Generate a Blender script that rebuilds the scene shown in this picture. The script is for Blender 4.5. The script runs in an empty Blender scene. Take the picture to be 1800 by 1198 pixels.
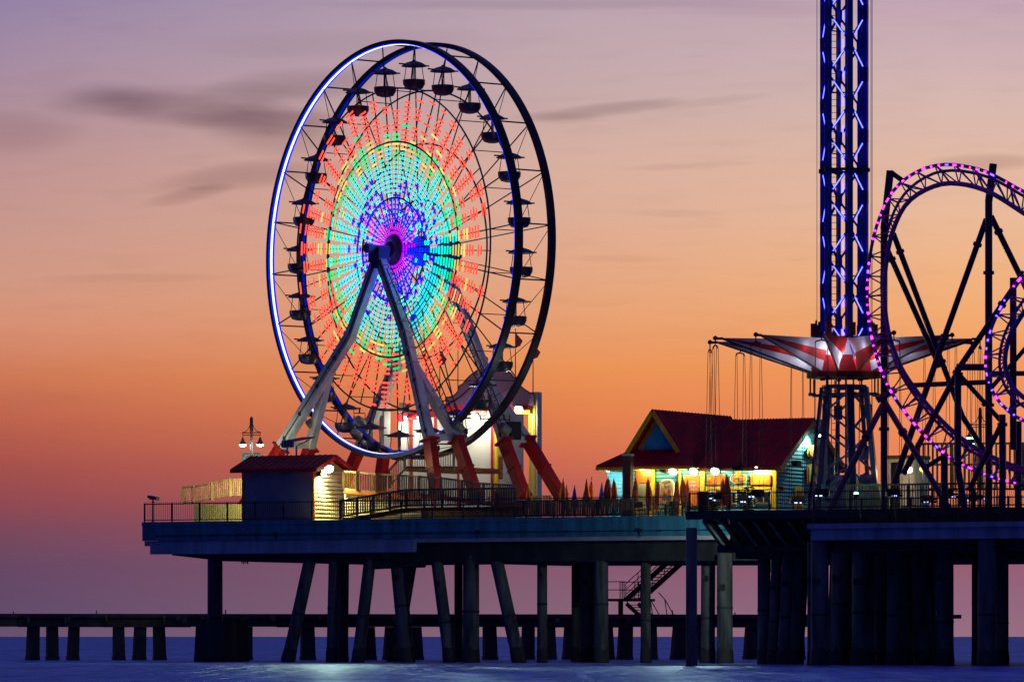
import bpy, bmesh, math, random
from mathutils import Vector, Matrix
from math import sin, cos, pi, radians, sqrt, atan2

S = bpy.context.scene
COL = S.collection
rnd = random.Random(11)
Z = Vector((0, 0, 1))

# ---------------------------------------------------------------- survey of the place
# one camera 1.5 m above the sea, 180 mm lens; the pier stands 250 to 340 m away
F, CX, HY, H = 9000.0, 900.0, 1118.0, 1.53
TH = radians(28)                       # the pier runs obliquely past the camera
SN, CS = sin(TH), cos(TH)
A0 = Vector(((250 - CX) * 310 / F, 310.0))
pv, qv = Vector((CS, -SN)), Vector((SN, CS))
PV, QV = Vector((CS, -SN, 0)), Vector((SN, CS, 0))
DECK = 8.42


def P(px, py, Y):
    return Vector(((px - CX) * Y / F, Y, H + (HY - py) * Y / F))


def W(s, t, z):
    xy = A0 + pv * s + qv * t
    return Vector((xy.x, xy.y, z))


def sat(px, t):
    k = (px - CX) / F
    return (k * (A0.y + t * CS) - A0.x - t * SN) / (CS + k * SN)


def D(px, py, t):
    w = W(sat(px, t), t, 0)
    w.z = H + (HY - py) * w.y / F
    return w


def zat(px, py, t):
    return D(px, py, t).z


def Dz(px, t, z):
    return W(sat(px, t), t, z)


def lin(c):
    def f(v):
        v /= 255.0
        return v / 12.92 if v <= 0.04045 else ((v + 0.055) / 1.055) ** 2.4
    return tuple(f(v) for v in c)


# ---------------------------------------------------------------- mesh builder
class MB:
    def __init__(self):
        self.v, self.f, self.m, self.c = [], [], [], []

    def add(self, pts, faces, mi=0, col=None):
        o = len(self.v)
        self.v += [Vector(p) for p in pts]
        for fc in faces:
            self.f.append([i + o for i in fc]); self.m.append(mi); self.c.append(col)

    def poly(self, pts, mi=0, col=None):
        self.add(pts, [list(range(len(pts)))], mi, col)

    def hexa(self, p, mi=0, col=None):
        self.add(p, [(0, 3, 2, 1), (4, 5, 6, 7), (0, 1, 5, 4), (1, 2, 6, 5), (2, 3, 7, 6), (3, 0, 4, 7)], mi, col)

    def obox(self, o, ex, ey, ez, mi=0, col=None):
        o = Vector(o)
        self.hexa([o - ex - ey - ez, o + ex - ey - ez, o + ex + ey - ez, o - ex + ey - ez,
                   o - ex - ey + ez, o + ex - ey + ez, o + ex + ey + ez, o - ex + ey + ez], mi, col)

    def box(self, c, x, y, z, mi=0, col=None):
        self.obox(c, Vector((x / 2, 0, 0)), Vector((0, y / 2, 0)), Vector((0, 0, z / 2)), mi, col)

    def sbox(self, s0, s1, t0, t1, z0, z1, mi=0):
        self.hexa([W(s0, t0, z0), W(s1, t0, z0), W(s1, t1, z0), W(s0, t1, z0),
                   W(s0, t0, z1), W(s1, t0, z1), W(s1, t1, z1), W(s0, t1, z1)], mi)

    def beam(self, a, b, w, h=None, up=Z, mi=0, col=None):
        a, b = Vector(a), Vector(b)
        h = w if h is None else h
        d = (b - a).normalized()
        s = d.cross(up)
        if s.length < 1e-4:
            s = d.cross(Vector((0, 1, 0)))
        s.normalize()
        u = s.cross(d).normalized()
        s, u = s * w / 2, u * h / 2
        self.hexa([a - s - u, a + s - u, a + s + u, a - s + u, b - s - u, b + s - u, b + s + u, b - s + u], mi, col)

    def tube(self, a, b, r, r2=None, n=10, mi=0):
        a, b = Vector(a), Vector(b)
        r2 = r if r2 is None else r2
        d = (b - a).normalized()
        s = d.cross(Z)
        if s.length < 1e-3:
            s = Vector((1, 0, 0))
        s.normalize(); u = s.cross(d)
        ring = [s * cos(2 * pi * i / n) + u * sin(2 * pi * i / n) for i in range(n)]
        pts = [a + x * r for x in ring] + [b + x * r2 for x in ring]
        fs = [(i, (i + 1) % n, n + (i + 1) % n, n + i) for i in range(n)] + [list(range(n))[::-1], list(range(n, 2 * n))]
        self.add(pts, fs, mi)

    def path(self, pts, r, n=8, closed=False, mi=0, up=None):
        pts = [Vector(p) for p in pts]
        N = len(pts)
        rings = []
        ref = up or Vector((0.3, -1, 0.1)).normalized()
        for i, p in enumerate(pts):
            if closed:
                d = pts[(i + 1) % N] - pts[i - 1]
            else:
                d = pts[min(i + 1, N - 1)] - pts[max(i - 1, 0)]
            d.normalize()
            s = d.cross(ref)
            if s.length < 1e-3:
                s = d.cross(Z)
            s.normalize(); u = s.cross(d)
            rings += [p + (s * cos(2 * pi * k / n) + u * sin(2 * pi * k / n)) * r for k in range(n)]
        fs = []
        for i in range(N if closed else N - 1):
            j = (i + 1) % N
            for k in range(n):
                fs.append((i * n + k, i * n + (k + 1) % n, j * n + (k + 1) % n, j * n + k))
        if not closed:
            fs += [list(range(n))[::-1], list(range((N - 1) * n, N * n))]
        self.add(rings, fs, mi)

    def prism(self, poly, ext, mi=0):
        poly = [Vector(p) for p in poly]
        n = len(poly)
        ext = Vector(ext)
        fs = [list(range(n))[::-1], list(range(n, 2 * n))] + [(i, (i + 1) % n, n + (i + 1) % n, n + i) for i in range(n)]
        self.add(poly + [p + ext for p in poly], fs, mi)

    def lathe(self, c, prof, n=16, mi=0, ax=Z, flut=0):
        c = Vector(c)
        s = ax.cross(Vector((0, 1, 0)) if abs(ax.z) > .5 else Z).normalized(); u = ax.cross(s)
        pts = []
        for r, z in prof:
            for i in range(n):
                rr = r * (1 - flut * (i % 2))
                pts.append(c + ax * z + (s * cos(2 * pi * i / n) + u * sin(2 * pi * i / n)) * rr)
        fs = []
        for j in range(len(prof) - 1):
            for i in range(n):
                fs.append((j * n + i, j * n + (i + 1) % n, (j + 1) * n + (i + 1) % n, (j + 1) * n + i))
        fs += [list(range(n))[::-1], list(range((len(prof) - 1) * n, len(prof) * n))]
        self.add(pts, fs, mi)


def wloc(o):
    v = Vector((0, 0, 0))
    while o:
        v += o.location; o = o.parent
    return v


def obj(name, mb, mats, parent=None, smooth=False, local=False, norm=True, loc=None):
    if not isinstance(mats, (list, tuple)):
        mats = [mats]
    me = bpy.data.meshes.new(name)
    if parent is not None:
        off = Vector((0, 0, 0)) if local else wloc(parent)
    elif loc is not None:
        off = Vector(loc)
    else:
        n = len(mb.v)
        off = Vector((sum(p.x for p in mb.v) / n, sum(p.y for p in mb.v) / n, min(p.z for p in mb.v)))
    me.from_pydata([tuple(p - off) for p in mb.v], [], mb.f)
    for m in mats:
        me.materials.append(m)
    me.polygons.foreach_set('material_index', mb.m)
    if any(c is not None for c in mb.c):
        at = me.attributes.new('Col', 'FLOAT_COLOR', 'CORNER')
        data = []
        for pl, c in zip(me.polygons, mb.c):
            cc = c or (0, 0, 0)
            data += [cc[0], cc[1], cc[2], 1.0] * pl.loop_total
        at.data.foreach_set('color', data)
    if norm:
        bm = bmesh.new(); bm.from_mesh(me)
        bmesh.ops.recalc_face_normals(bm, faces=bm.faces)
        bm.to_mesh(me); bm.free()
    if smooth:
        me.polygons.foreach_set('use_smooth', [True] * len(me.polygons))
        try:
            me.set_sharp_from_angle(angle=radians(35))
        except Exception:
            pass
    o = bpy.data.objects.new(name, me)
    COL.objects.link(o)
    if parent is not None:
        o.parent = parent
    else:
        o.location = off
    return o


def tag(o, label=None, cat=None, group=None, kind=None):
    if label: o['label'] = label
    if cat: o['category'] = cat
    if group: o['group'] = group
    if kind: o['kind'] = kind
    return o


def thing(name, label, cat, loc=(0, 0, 0), group=None):
    o = bpy.data.objects.new(name, None)
    o.empty_display_size = 0.3
    COL.objects.link(o); o.location = Vector(loc)
    return tag(o, label, cat, group)


def dup(root, loc, rotz=0, label=None, group=None):
    r = root.copy(); COL.objects.link(r)
    r.location = loc; r.rotation_euler = (0, 0, rotz)
    if label: r['label'] = label
    if group: r['group'] = group
    for ch in list(root.children):
        c = ch.copy(); COL.objects.link(c); c.parent = r
        for g in list(ch.children):
            d = g.copy(); COL.objects.link(d); d.parent = c
    return r


ORD = ['first', 'second', 'third', 'fourth', 'fifth', 'sixth', 'seventh', 'eighth', 'ninth', 'tenth', 'eleventh',
       'twelfth', 'thirteenth', 'fourteenth', 'fifteenth', 'sixteenth', 'seventeenth', 'eighteenth', 'nineteenth']

# ---------------------------------------------------------------- materials
MATS = {}


def mat(name, col, rough=0.6, metal=0.0, var=0.25, scale=1.5, bump=0.0, stretch=(1, 1, 1), spec=0.5, detail=6):
    if name in MATS:
        return MATS[name]
    m = bpy.data.materials.new(name); m.use_nodes = True
    nt = m.node_tree; b = nt.nodes['Principled BSDF']
    g = nt.nodes.new('ShaderNodeNewGeometry')
    mp = nt.nodes.new('ShaderNodeMapping'); mp.inputs['Scale'].default_value = stretch
    no = nt.nodes.new('ShaderNodeTexNoise'); no.inputs['Scale'].default_value = scale; no.inputs['Detail'].default_value = detail
    cr = nt.nodes.new('ShaderNodeValToRGB')
    cr.color_ramp.elements[0].position = 0.3; cr.color_ramp.elements[1].position = 0.72
    cr.color_ramp.elements[0].color = tuple(max(0, x * (1 - var)) for x in col) + (1,)
    cr.color_ramp.elements[1].color = tuple(min(1, x * (1 + var)) for x in col) + (1,)
    L = nt.links
    L.new(g.outputs['Position'], mp.inputs['Vector']); L.new(mp.outputs['Vector'], no.inputs['Vector'])
    L.new(no.outputs['Fac'], cr.inputs['Fac']); L.new(cr.outputs['Color'], b.inputs['Base Color'])
    rr = nt.nodes.new('ShaderNodeMapRange')
    rr.inputs['To Min'].default_value = max(0.03, rough - 0.12); rr.inputs['To Max'].default_value = min(1, rough + 0.12)
    L.new(no.outputs['Fac'], rr.inputs['Value']); L.new(rr.outputs['Result'], b.inputs['Roughness'])
    b.inputs['Metallic'].default_value = metal
    b.inputs['Specular IOR Level'].default_value = spec
    if bump:
        bp = nt.nodes.new('ShaderNodeBump'); bp.inputs['Strength'].default_value = bump; bp.inputs['Distance'].default_value = 0.05
        L.new(no.outputs['Fac'], bp.inputs['Height']); L.new(bp.outputs['Normal'], b.inputs['Normal'])
    MATS[name] = m
    return m


def emat(name, col, strength, sample='AUTO'):
    if name in MATS:
        return MATS[name]
    m = bpy.data.materials.new(name); m.use_nodes = True
    nt = m.node_tree; nt.nodes.clear()
    e = nt.nodes.new('ShaderNodeEmission'); o = nt.nodes.new('ShaderNodeOutputMaterial')
    e.inputs['Color'].default_value = tuple(col) + (1,); e.inputs['Strength'].default_value = strength
    nt.links.new(e.outputs[0], o.inputs['Surface'])
    m.cycles.emission_sampling = sample
    MATS[name] = m
    return m


def attr_emat(name, strength):
    m = bpy.data.materials.new(name); m.use_nodes = True
    nt = m.node_tree; nt.nodes.clear()
    a = nt.nodes.new('ShaderNodeAttribute'); a.attribute_name = 'Col'
    e = nt.nodes.new('ShaderNodeEmission'); o = nt.nodes.new('ShaderNodeOutputMaterial')
    e.inputs['Strength'].default_value = strength
    nt.links.new(a.outputs['Color'], e.inputs['Color']); nt.links.new(e.outputs[0], o.inputs['Surface'])
    return m


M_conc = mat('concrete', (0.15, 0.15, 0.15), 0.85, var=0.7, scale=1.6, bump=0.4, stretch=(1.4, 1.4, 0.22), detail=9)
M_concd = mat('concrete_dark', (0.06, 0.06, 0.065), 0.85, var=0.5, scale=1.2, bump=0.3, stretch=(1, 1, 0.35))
M_concp = mat('concrete_pale', (0.5, 0.5, 0.5), 0.8, var=0.18, scale=0.8, bump=0.1)
M_deck = mat('deck_boards', (0.16, 0.12, 0.09), 0.8, var=0.3, scale=2)
M_fascia = mat('fascia_paint', (0.05, 0.25, 0.34), 0.6, var=0.45, scale=1.3, stretch=(1.6, 1.6, 0.18), detail=9)
M_beamblue = mat('beam_paint', (0.34, 0.42, 0.54), 0.65, var=0.32, scale=1.1, stretch=(1.4, 1.4, 0.2), detail=9)
M_steel_d = mat('dark_steel', (0.035, 0.035, 0.045), 0.55, var=0.3, scale=2)
M_rail = mat('rail_bronze', (0.055, 0.042, 0.03), 0.5, var=0.3, scale=3)
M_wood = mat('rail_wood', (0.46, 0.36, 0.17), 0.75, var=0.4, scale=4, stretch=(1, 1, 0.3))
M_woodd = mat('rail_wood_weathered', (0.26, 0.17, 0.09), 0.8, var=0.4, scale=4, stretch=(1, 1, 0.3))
M_white = mat('white_paint', (0.72, 0.72, 0.72), 0.45, var=0.08, scale=1.2)
M_whitew = mat('white_wall', (0.74, 0.74, 0.70), 0.6, var=0.06, scale=1.5)
M_red = mat('red_paint', (0.46, 0.014, 0.01), 0.5, var=0.2, scale=1.5, spec=0.3)
M_redroof = mat('red_metal_roof', (0.60, 0.014, 0.03), 0.6, var=0.25, scale=1.0, spec=0.25)
M_boothroof = mat('booth_red_roof', (0.24, 0.008, 0.022), 0.65, var=0.35, scale=1.2, spec=0.2)
M_legw = mat('leg_white_grimy', (0.60, 0.60, 0.60), 0.5, var=0.30, scale=1.3, stretch=(1.2, 1.2, 0.25), detail=9)
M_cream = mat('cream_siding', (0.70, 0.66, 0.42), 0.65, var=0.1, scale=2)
M_grayw = mat('slate_wall', (0.24, 0.29, 0.38), 0.7, var=0.12, scale=1)
M_orange = mat('orange_trim', (0.60, 0.16, 0.03), 0.6, var=0.15)
M_teal = mat('teal_siding', (0.10, 0.40, 0.48), 0.6, var=0.12, scale=2)
M_blueg = mat('blue_gable', (0.04, 0.48, 0.92), 0.6, var=0.1)
M_yellow = mat('yellow_trim', (0.82, 0.56, 0.02), 0.55, var=0.08)
M_ored = mat('orange_red_panel', (0.75, 0.09, 0.01), 0.5, var=0.1)
M_osign = mat('orange_sign', (0.85, 0.22, 0.01), 0.5, var=0.12, scale=1)
M_brown = mat('brown_brick', (0.12, 0.06, 0.05), 0.8, var=0.3, scale=5)
M_purple = mat('purple_plate', (0.17, 0.08, 0.17), 0.55, var=0.12)
M_black = mat('black_paint', (0.015, 0.015, 0.018), 0.5, var=0.2)
M_rim = mat('wheel_steel', (0.03, 0.03, 0.05), 0.4, var=0.2, metal=0.3)
M_spoke = mat('spoke_steel', (0.06, 0.055, 0.06), 0.45, var=0.2, metal=0.3)
M_tub = mat('gondola_shell', (0.045, 0.035, 0.05), 0.35, var=0.2)
M_canopy = mat('gondola_canopy', (0.06, 0.05, 0.07), 0.5, var=0.2)
M_towerblue = mat('tower_blue', (0.035, 0.05, 0.42), 0.45, var=0.15)
M_towerw = mat('tower_white', (0.24, 0.24, 0.40), 0.45, var=0.1)
M_coaster = mat('coaster_support', (0.09, 0.04, 0.085), 0.45, var=0.2)
M_track = mat('coaster_track', (0.16, 0.10, 0.34), 0.4, var=0.2)
M_fabr = mat('red_fabric', (0.45, 0.02, 0.02), 0.7, var=0.12)
M_fabw = mat('white_fabric', (0.68, 0.68, 0.76), 0.7, var=0.08)
M_umb = mat('umbrella_rust', (0.46, 0.07, 0.015), 0.8, var=0.3, scale=3)
M_umbo = mat('umbrella_orange', (0.80, 0.15, 0.01), 0.8, var=0.25, scale=3)
M_umbb = mat('umbrella_blue', (0.03, 0.16, 0.70), 0.8, var=0.25, scale=3)
M_glass = mat('dark_glass', (0.015, 0.02, 0.02), 0.12, var=0.2)
M_housing = mat('machine_housing', (0.35, 0.30, 0.42), 0.5, var=0.1)
M_banner = mat('banner_cloth', (0.05, 0.14, 0.20), 0.8, var=0.6, scale=6)
M_flag = mat('pennant_cloth', (0.32, 0.05, 0.05), 0.8, var=0.2)
M_navy = mat('navy_awning', (0.04, 0.07, 0.18), 0.7, var=0.2)
M_leaf = mat('shrub_leaf', (0.04, 0.06, 0.03), 0.7, var=0.5, scale=8)

E_flood = emat('flood_lens', (1.0, 0.95, 0.70), 40)
E_lamp = emat('lamp_glass', (0.95, 1.0, 0.72), 14)
E_orange = emat('orange_lamp_glass', (1.0, 0.45, 0.07), 4.0)
E_green = emat('green_lamp_glass', (0.25, 1.0, 0.65), 8)
E_mag = emat('led_magenta', (1.0, 0.014, 0.85), 15.0)
E_mag2 = emat('led_pink', (1.0, 0.014, 0.45), 11.0)
E_vio = emat('led_violet', (0.06, 0.018, 1.0), 16.0)
E_tower = emat('led_tower', (0.042, 0.05, 1.0), 13.0)
E_rimw = emat('led_rim_core', (0.55, 0.62, 1.0), 2.6)
E_rimb = emat('led_rim_blue', (0.0, 0.015, 1.0), 1.5)
E_rimd = emat('led_rim_dim', (0.0, 0.02, 0.8), 0.5)
E_seat = emat('led_seat', (0.32, 0.42, 1.0), 5.0)
E_wheel = attr_emat('led_wheel', 1.9)

WARM = (1.0, 0.93, 0.52)
COOL = (0.85, 1.0, 0.85)


def lamp(loc, col, watt, parent=None, r=0.12, name='lamp_glow', spot=None, aim=None):
    d = bpy.data.lights.new(name, 'SPOT' if spot else 'POINT')
    d.color = col; d.energy = watt; d.shadow_soft_size = r
    if spot:
        d.spot_size = radians(spot); d.spot_blend = 0.6
    o = bpy.data.objects.new(name, d); COL.objects.link(o)
    loc = Vector(loc)
    if aim is not None:
        o.rotation_euler = (Vector(aim) - loc).to_track_quat('-Z', 'Y').to_euler()
    if parent is not None:
        o.parent = parent; o.location = loc - wloc(parent)
    else:
        o.location = loc
    return o


def translucent(m, f):
    nt = m.node_tree; L = nt.links
    b = nt.nodes['Principled BSDF']; out = nt.nodes['Material Output']
    t = nt.nodes.new('ShaderNodeBsdfTranslucent'); mx = nt.nodes.new('ShaderNodeMixShader')
    L.new(b.inputs['Base Color'].links[0].from_socket, t.inputs['Color'])
    mx.inputs[0].default_value = f
    L.new(b.outputs[0], mx.inputs[1]); L.new(t.outputs[0], mx.inputs[2]); L.new(mx.outputs[0], out.inputs['Surface'])


for _m in (M_fabr, M_fabw): translucent(_m, .45)


# ---------------------------------------------------------------- world: dusk sky
def build_world():
    w = bpy.data.worlds.new('World'); S.world = w; w.use_nodes = True
    nt = w.node_tree; nt.nodes.clear(); L = nt.links

    def N(t): return nt.nodes.new(t)

    def val(x):
        return x

    def setin(sock, x):
        if hasattr(x, 'is_linked') or isinstance(x, bpy.types.NodeSocket):
            L.new(x, sock)
        else:
            sock.default_value = x

    def mth(op, a, b=None, clamp=False):
        n = N('ShaderNodeMath'); n.operation = op; n.use_clamp = clamp
        setin(n.inputs[0], a)
        if b is not None: setin(n.inputs[1], b)
        return n.outputs[0]

    def mr(v, a, b, c=0.0, d=1.0, smooth=False):
        n = N('ShaderNodeMapRange')
        if smooth: n.interpolation_type = 'SMOOTHSTEP'
        setin(n.inputs['Value'], v)
        n.inputs['From Min'].default_value = a; n.inputs['From Max'].default_value = b
        n.inputs['To Min'].default_value = c; n.inputs['To Max'].default_value = d
        return n.outputs['Result']

    def ramp(fac, stops, interp='B_SPLINE'):
        n = N('ShaderNodeValToRGB'); r = n.color_ramp; r.interpolation = 'EASE' if interp == 'E' else 'LINEAR'
        while len(r.elements) < len(stops): r.elements.new(0.5)
        for e, (p, c) in zip(r.elements, stops):
            e.position = p; e.color = tuple(c) + (1,)
        L.new(fac, n.inputs['Fac'])
        return n.outputs['Color']

    def mix(f, a, b, mode='MIX'):
        n = N('ShaderNodeMix'); n.data_type = 'RGBA'; n.blend_type = mode
        setin(n.inputs[0], f)
        for s, x in ((n.inputs[6], a), (n.inputs[7], b)):
            if isinstance(x, bpy.types.NodeSocket): L.new(x, s)
            else: s.default_value = tuple(x) + (1,)
        return n.outputs[2]

    tc = N('ShaderNodeTexCoord')
    sp = N('ShaderNodeSeparateXYZ'); L.new(tc.outputs['Generated'], sp.inputs[0])
    x, y, z = sp.outputs
    yc = mth('MAXIMUM', y, 0.05)
    u = mth('DIVIDE', x, yc); v = mth('DIVIDE', z, yc)
    # elevation in units where 1 = 0.13
    def st(py): return max(0.0, min(1.0, (HY - py) / F / 0.13))
    fac = mr(v, 0.0, 0.13)
    left = [(1118, (104, 82, 110)), (1075, (98, 75, 106)), (1000, (102, 72, 101)), (930, (122, 72, 92)), (880, (146, 74, 82)),
            (820, (164, 80, 76)), (740, (188, 98, 78)), (660, (206, 120, 86)), (580, (215, 142, 114)), (500, (210, 152, 130)),
            (400, (201, 152, 141)), (300, (192, 148, 146)), (200, (176, 142, 152)), (110, (166, 140, 162)), (0, (148, 130, 166))]
    mid = [(1118, (138, 102, 120)), (1060, (134, 97, 117)), (990, (134, 88, 111)), (900, (170, 88, 92)), (820, (204, 106, 84)),
           (730, (226, 128, 78)), (650, (234, 146, 86)), (560, (232, 160, 114)), (470, (228, 168, 134)), (380, (221, 173, 150)),
           (280, (216, 176, 160)), (180, (200, 170, 168)), (90, (194, 168, 174)), (0, (188, 164, 176))]
    right = [(1118, (150, 110, 128)), (1050, (146, 102, 126)), (980, (150, 92, 112)), (900, (206, 116, 92)), (820, (234, 134, 92)),
             (740, (240, 142, 92)), (650, (243, 152, 92)), (560, (243, 170, 112)), (470, (240, 180, 132)), (380, (234, 186, 154)),
             (280, (226, 184, 164)), (180, (216, 184, 176)), (90, (206, 176, 180)), (0, (196, 166, 180))]
    cols = [ramp(fac, [(st(p), lin(c)) for p, c in lst]) for lst in (left, mid, right)]
    f1 = mr(u, -0.1, 0.012); f2 = mr(u, 0.012, 0.085)
    sky = mix(f2, mix(f1, cols[0], cols[1]), cols[2])
    # smooth long-exposure cloud streaks, as directions in the sky
    cb = N('ShaderNodeCombineXYZ'); L.new(mth('MULTIPLY', u, 60), cb.inputs[0]); L.new(mth('MULTIPLY', v, 330), cb.inputs[1])
    nz = N('ShaderNodeTexNoise'); nz.inputs['Scale'].default_value = 1.0; nz.inputs['Detail'].default_value = 4.0
    L.new(cb.outputs[0], nz.inputs['Vector'])
    cb2 = N('ShaderNodeCombineXYZ'); L.new(mth('MULTIPLY', u, 22), cb2.inputs[0]); L.new(mth('MULTIPLY', v, 75), cb2.inputs[1])
    nz2 = N('ShaderNodeTexNoise'); nz2.inputs['Scale'].default_value = 1.0; nz2.inputs['Detail'].default_value = 3.0
    L.new(cb2.outputs[0], nz2.inputs['Vector'])
    wob = mth('MULTIPLY', mth('SUBTRACT', nz.outputs['Fac'], 0.5), 0.9)
    wob2 = mth('MULTIPLY', mth('SUBTRACT', nz2.outputs['Fac'], 0.5), 1.6)
    tot = None
    blobs = [(190, 176, 120, 30, 0.26, 0.06), (370, 200, 230, 40, 0.42, -0.10), (460, 225, 150, 52, 0.34, -0.10), (540, 150, 190, 30, 0.32, 0.04), (330, 165, 260, 26, 0.2, 0.0),
             (440, 310, 190, 26, 0.34, 0.12), (330, 345, 80, 14, 0.30, 0.18), (1060, 190, 150, 14, 0.36, 0.10), (980, 205, 90, 12, 0.2, 0.0),
             (1250, 180, 120, 10, 0.14, 0.12), (1740, 285, 110, 16, 0.30, 0.02), (1210, 292, 130, 7, 0.14, 0.05), (1190, 375, 90, 8, 0.13, 0.0),
             (30, 235, 130, 40, 0.22, 0.0), (230, 490, 190, 10, 0.13, 0.02), (1000, 6, 500, 12, 0.22, 0.0), (60, 700, 200, 16, 0.10, 0.0),
             (1090, 455, 100, 8, 0.10, 0.0), (620, 80, 300, 30, 0.12, 0.0), (1350, 20, 200, 12, 0.12, 0.0)]
    for bx, by, rx, ry, stg, sl in blobs:
        uu = (bx - CX) / F; vv = (HY - by) / F
        du = mth('MULTIPLY', mth('SUBTRACT', u, uu), F / rx)
        dv0 = mth('SUBTRACT', mth('SUBTRACT', v, vv), mth('MULTIPLY', mth('SUBTRACT', u, uu), sl))
        dv = mth('ADD', mth('MULTIPLY', dv0, F / ry), wob2)
        d2 = mth('ADD', mth('ADD', mth('MULTIPLY', du, du), mth('MULTIPLY', dv, dv)), wob)
        m = mr(d2, 1.3, -0.2, 0.0, stg, smooth=True)
        tot = m if tot is None else mth('ADD', tot, m)
    tot = mth('ADD', tot, mr(nz.outputs['Fac'], 0.5, 0.85, 0.0, 0.10))
    tot = mth('MULTIPLY', mth('MINIMUM', tot, 0.8), mr(v, 0.035, 0.06))
    sky = mix(tot, sky, mix(1.0, sky, (0.30, 0.24, 0.30), 'MULTIPLY'))
    # above the frame: deep blue dusk dome; behind the camera: night blue
    up = ramp(mr(z, 0.12, 1.0), [(0.0, (0.30, 0.27, 0.40)), (0.10, (0.09, 0.10, 0.38)), (0.3, (0.04, 0.05, 0.23)), (1.0, (0.04, 0.045, 0.19))])
    sky = mix(mr(z, 0.118, 0.17, smooth=True), sky, up)
    back = ramp(mr(z, 0.0, 1.0), [(0.0, (0.008, 0.016, 0.075)), (0.5, (0.014, 0.022, 0.11)), (1.0, (0.04, 0.045, 0.19))])
    sky = mix(mr(y, 0.93, 0.25, smooth=True), sky, back)
    sky = mix(mr(z, 0.0, -0.02), sky, (0.01, 0.015, 0.05))
    bg = N('ShaderNodeBackground'); bg.inputs['Strength'].default_value = 1.0
    L.new(sky, bg.inputs['Color'])
    out = N('ShaderNodeOutputWorld'); L.new(bg.outputs[0], out.inputs['Surface'])


build_world()

cam = bpy.data.cameras.new('camera'); camo = bpy.data.objects.new('camera', cam); COL.objects.link(camo)
camo.location = (0, 0, H); camo.rotation_euler = (pi / 2, 0, 0)
cam.sensor_width = 36; cam.sensor_fit = 'HORIZONTAL'; cam.lens = 36 * F / 1800
cam.shift_y = (HY - 599) / 1800; cam.clip_start = 1; cam.clip_end = 90000
S.camera = camo
sun = bpy.data.lights.new('sun', 'SUN'); sun.energy = 0.05; sun.angle = radians(10); sun.color = (1, 0.45, 0.3)
so = bpy.data.objects.new('sun', sun); COL.objects.link(so); so.rotation_euler = (radians(-88), 0, radians(-14))
S.view_settings.view_transform = 'Standard'; S.view_settings.look = 'None'
S.view_settings.exposure = 0; S.view_settings.gamma = 1
S.cycles.use_denoising = True
S.cycles.max_bounces = 5; S.cycles.diffuse_bounces = 3; S.cycles.glossy_bounces = 3
S.cycles.caustics_reflective = False; S.cycles.caustics_refractive = False
S.cycles.use_light_tree = True


# ---------------------------------------------------------------- sea
def build_sea():
    m = bpy.data.materials.new('sea_water'); m.use_nodes = True
    nt = m.node_tree; L = nt.links; b = nt.nodes['Principled BSDF']
    g = nt.nodes.new('ShaderNodeNewGeometry')

    def noise(scale, sx, sy, det):
        mp = nt.nodes.new('ShaderNodeMapping'); mp.inputs['Scale'].default_value = (sx, sy, 1)
        n = nt.nodes.new('ShaderNodeTexNoise'); n.inputs['Scale'].default_value = scale; n.inputs['Detail'].default_value = det
        L.new(g.outputs['Position'], mp.inputs['Vector']); L.new(mp.outputs['Vector'], n.inputs['Vector'])
        return n.outputs['Fac']
    n1 = noise(1.0, 0.5, 0.16, 5)          # ripples
    n2 = noise(1.0, 0.16, 0.022, 6)        # long swell bands
    n3 = noise(1.0, 0.9, 0.09, 7)
    ad = nt.nodes.new('ShaderNodeMath'); ad.operation = 'MULTIPLY_ADD'; ad.inputs[1].default_value = 1.5
    L.new(n3, ad.inputs[0]); L.new(n1, ad.inputs[2])
    mixn = nt.nodes.new('ShaderNodeMath'); mixn.operation = 'MULTIPLY_ADD'; mixn.inputs[1].default_value = 1.15
    L.new(n3, mixn.inputs[0]); L.new(n2, mixn.inputs[2])
    cr = nt.nodes.new('ShaderNodeValToRGB')
    cr.color_ramp.elements[0].position = 0.1; cr.color_ramp.elements[0].color = (0.028, 0.066, 0.30, 1)
    cr.color_ramp.elements[1].position = 1.0; cr.color_ramp.elements[1].color = (0.27, 0.44, 1.0, 1)
    sc2 = nt.nodes.new('ShaderNodeMapRange'); sc2.inputs['From Min'].default_value = 0.84; sc2.inputs['From Max'].default_value = 1.32
    sc2.inputs['To Min'].default_value = 0.0; sc2.inputs['To Max'].default_value = 1.0
    L.new(mixn.outputs[0], sc2.inputs['Value']); L.new(sc2.outputs['Result'], cr.inputs['Fac'])
    bp = nt.nodes.new('ShaderNodeBump'); bp.inputs['Strength'].default_value = 0.7; bp.inputs['Distance'].default_value = 0.6
    L.new(ad.outputs[0], bp.inputs['Height'])
    nt.nodes.remove(b)
    df = nt.nodes.new('ShaderNodeBsdfDiffuse'); gl = nt.nodes.new('ShaderNodeBsdfGlossy'); mx = nt.nodes.new('ShaderNodeMixShader')
    L.new(cr.outputs['Color'], df.inputs['Color'])
    gl.inputs['Color'].default_value = (0.42, 0.66, 1.0, 1); gl.inputs['Roughness'].default_value = 0.34
    L.new(bp.outputs['Normal'], gl.inputs['Normal'])
    mx.inputs['Fac'].default_value = 0.30
    L.new(df.outputs[0], mx.inputs[1]); L.new(gl.outputs[0], mx.inputs[2])
    L.new(mx.outputs[0], nt.nodes['Material Output'].inputs['Surface'])
    mb = MB()
    mb.poly([(-30000, -300, 0), (30000, -300, 0), (30000, 60000, 0), (-30000, 60000, 0)])
    o = obj('sea', mb, m, norm=False, loc=(0, 0, 0))
    o['kind'] = 'structure'; o['label'] = 'calm blue violet sea under the pier at dusk'


build_sea()


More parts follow.
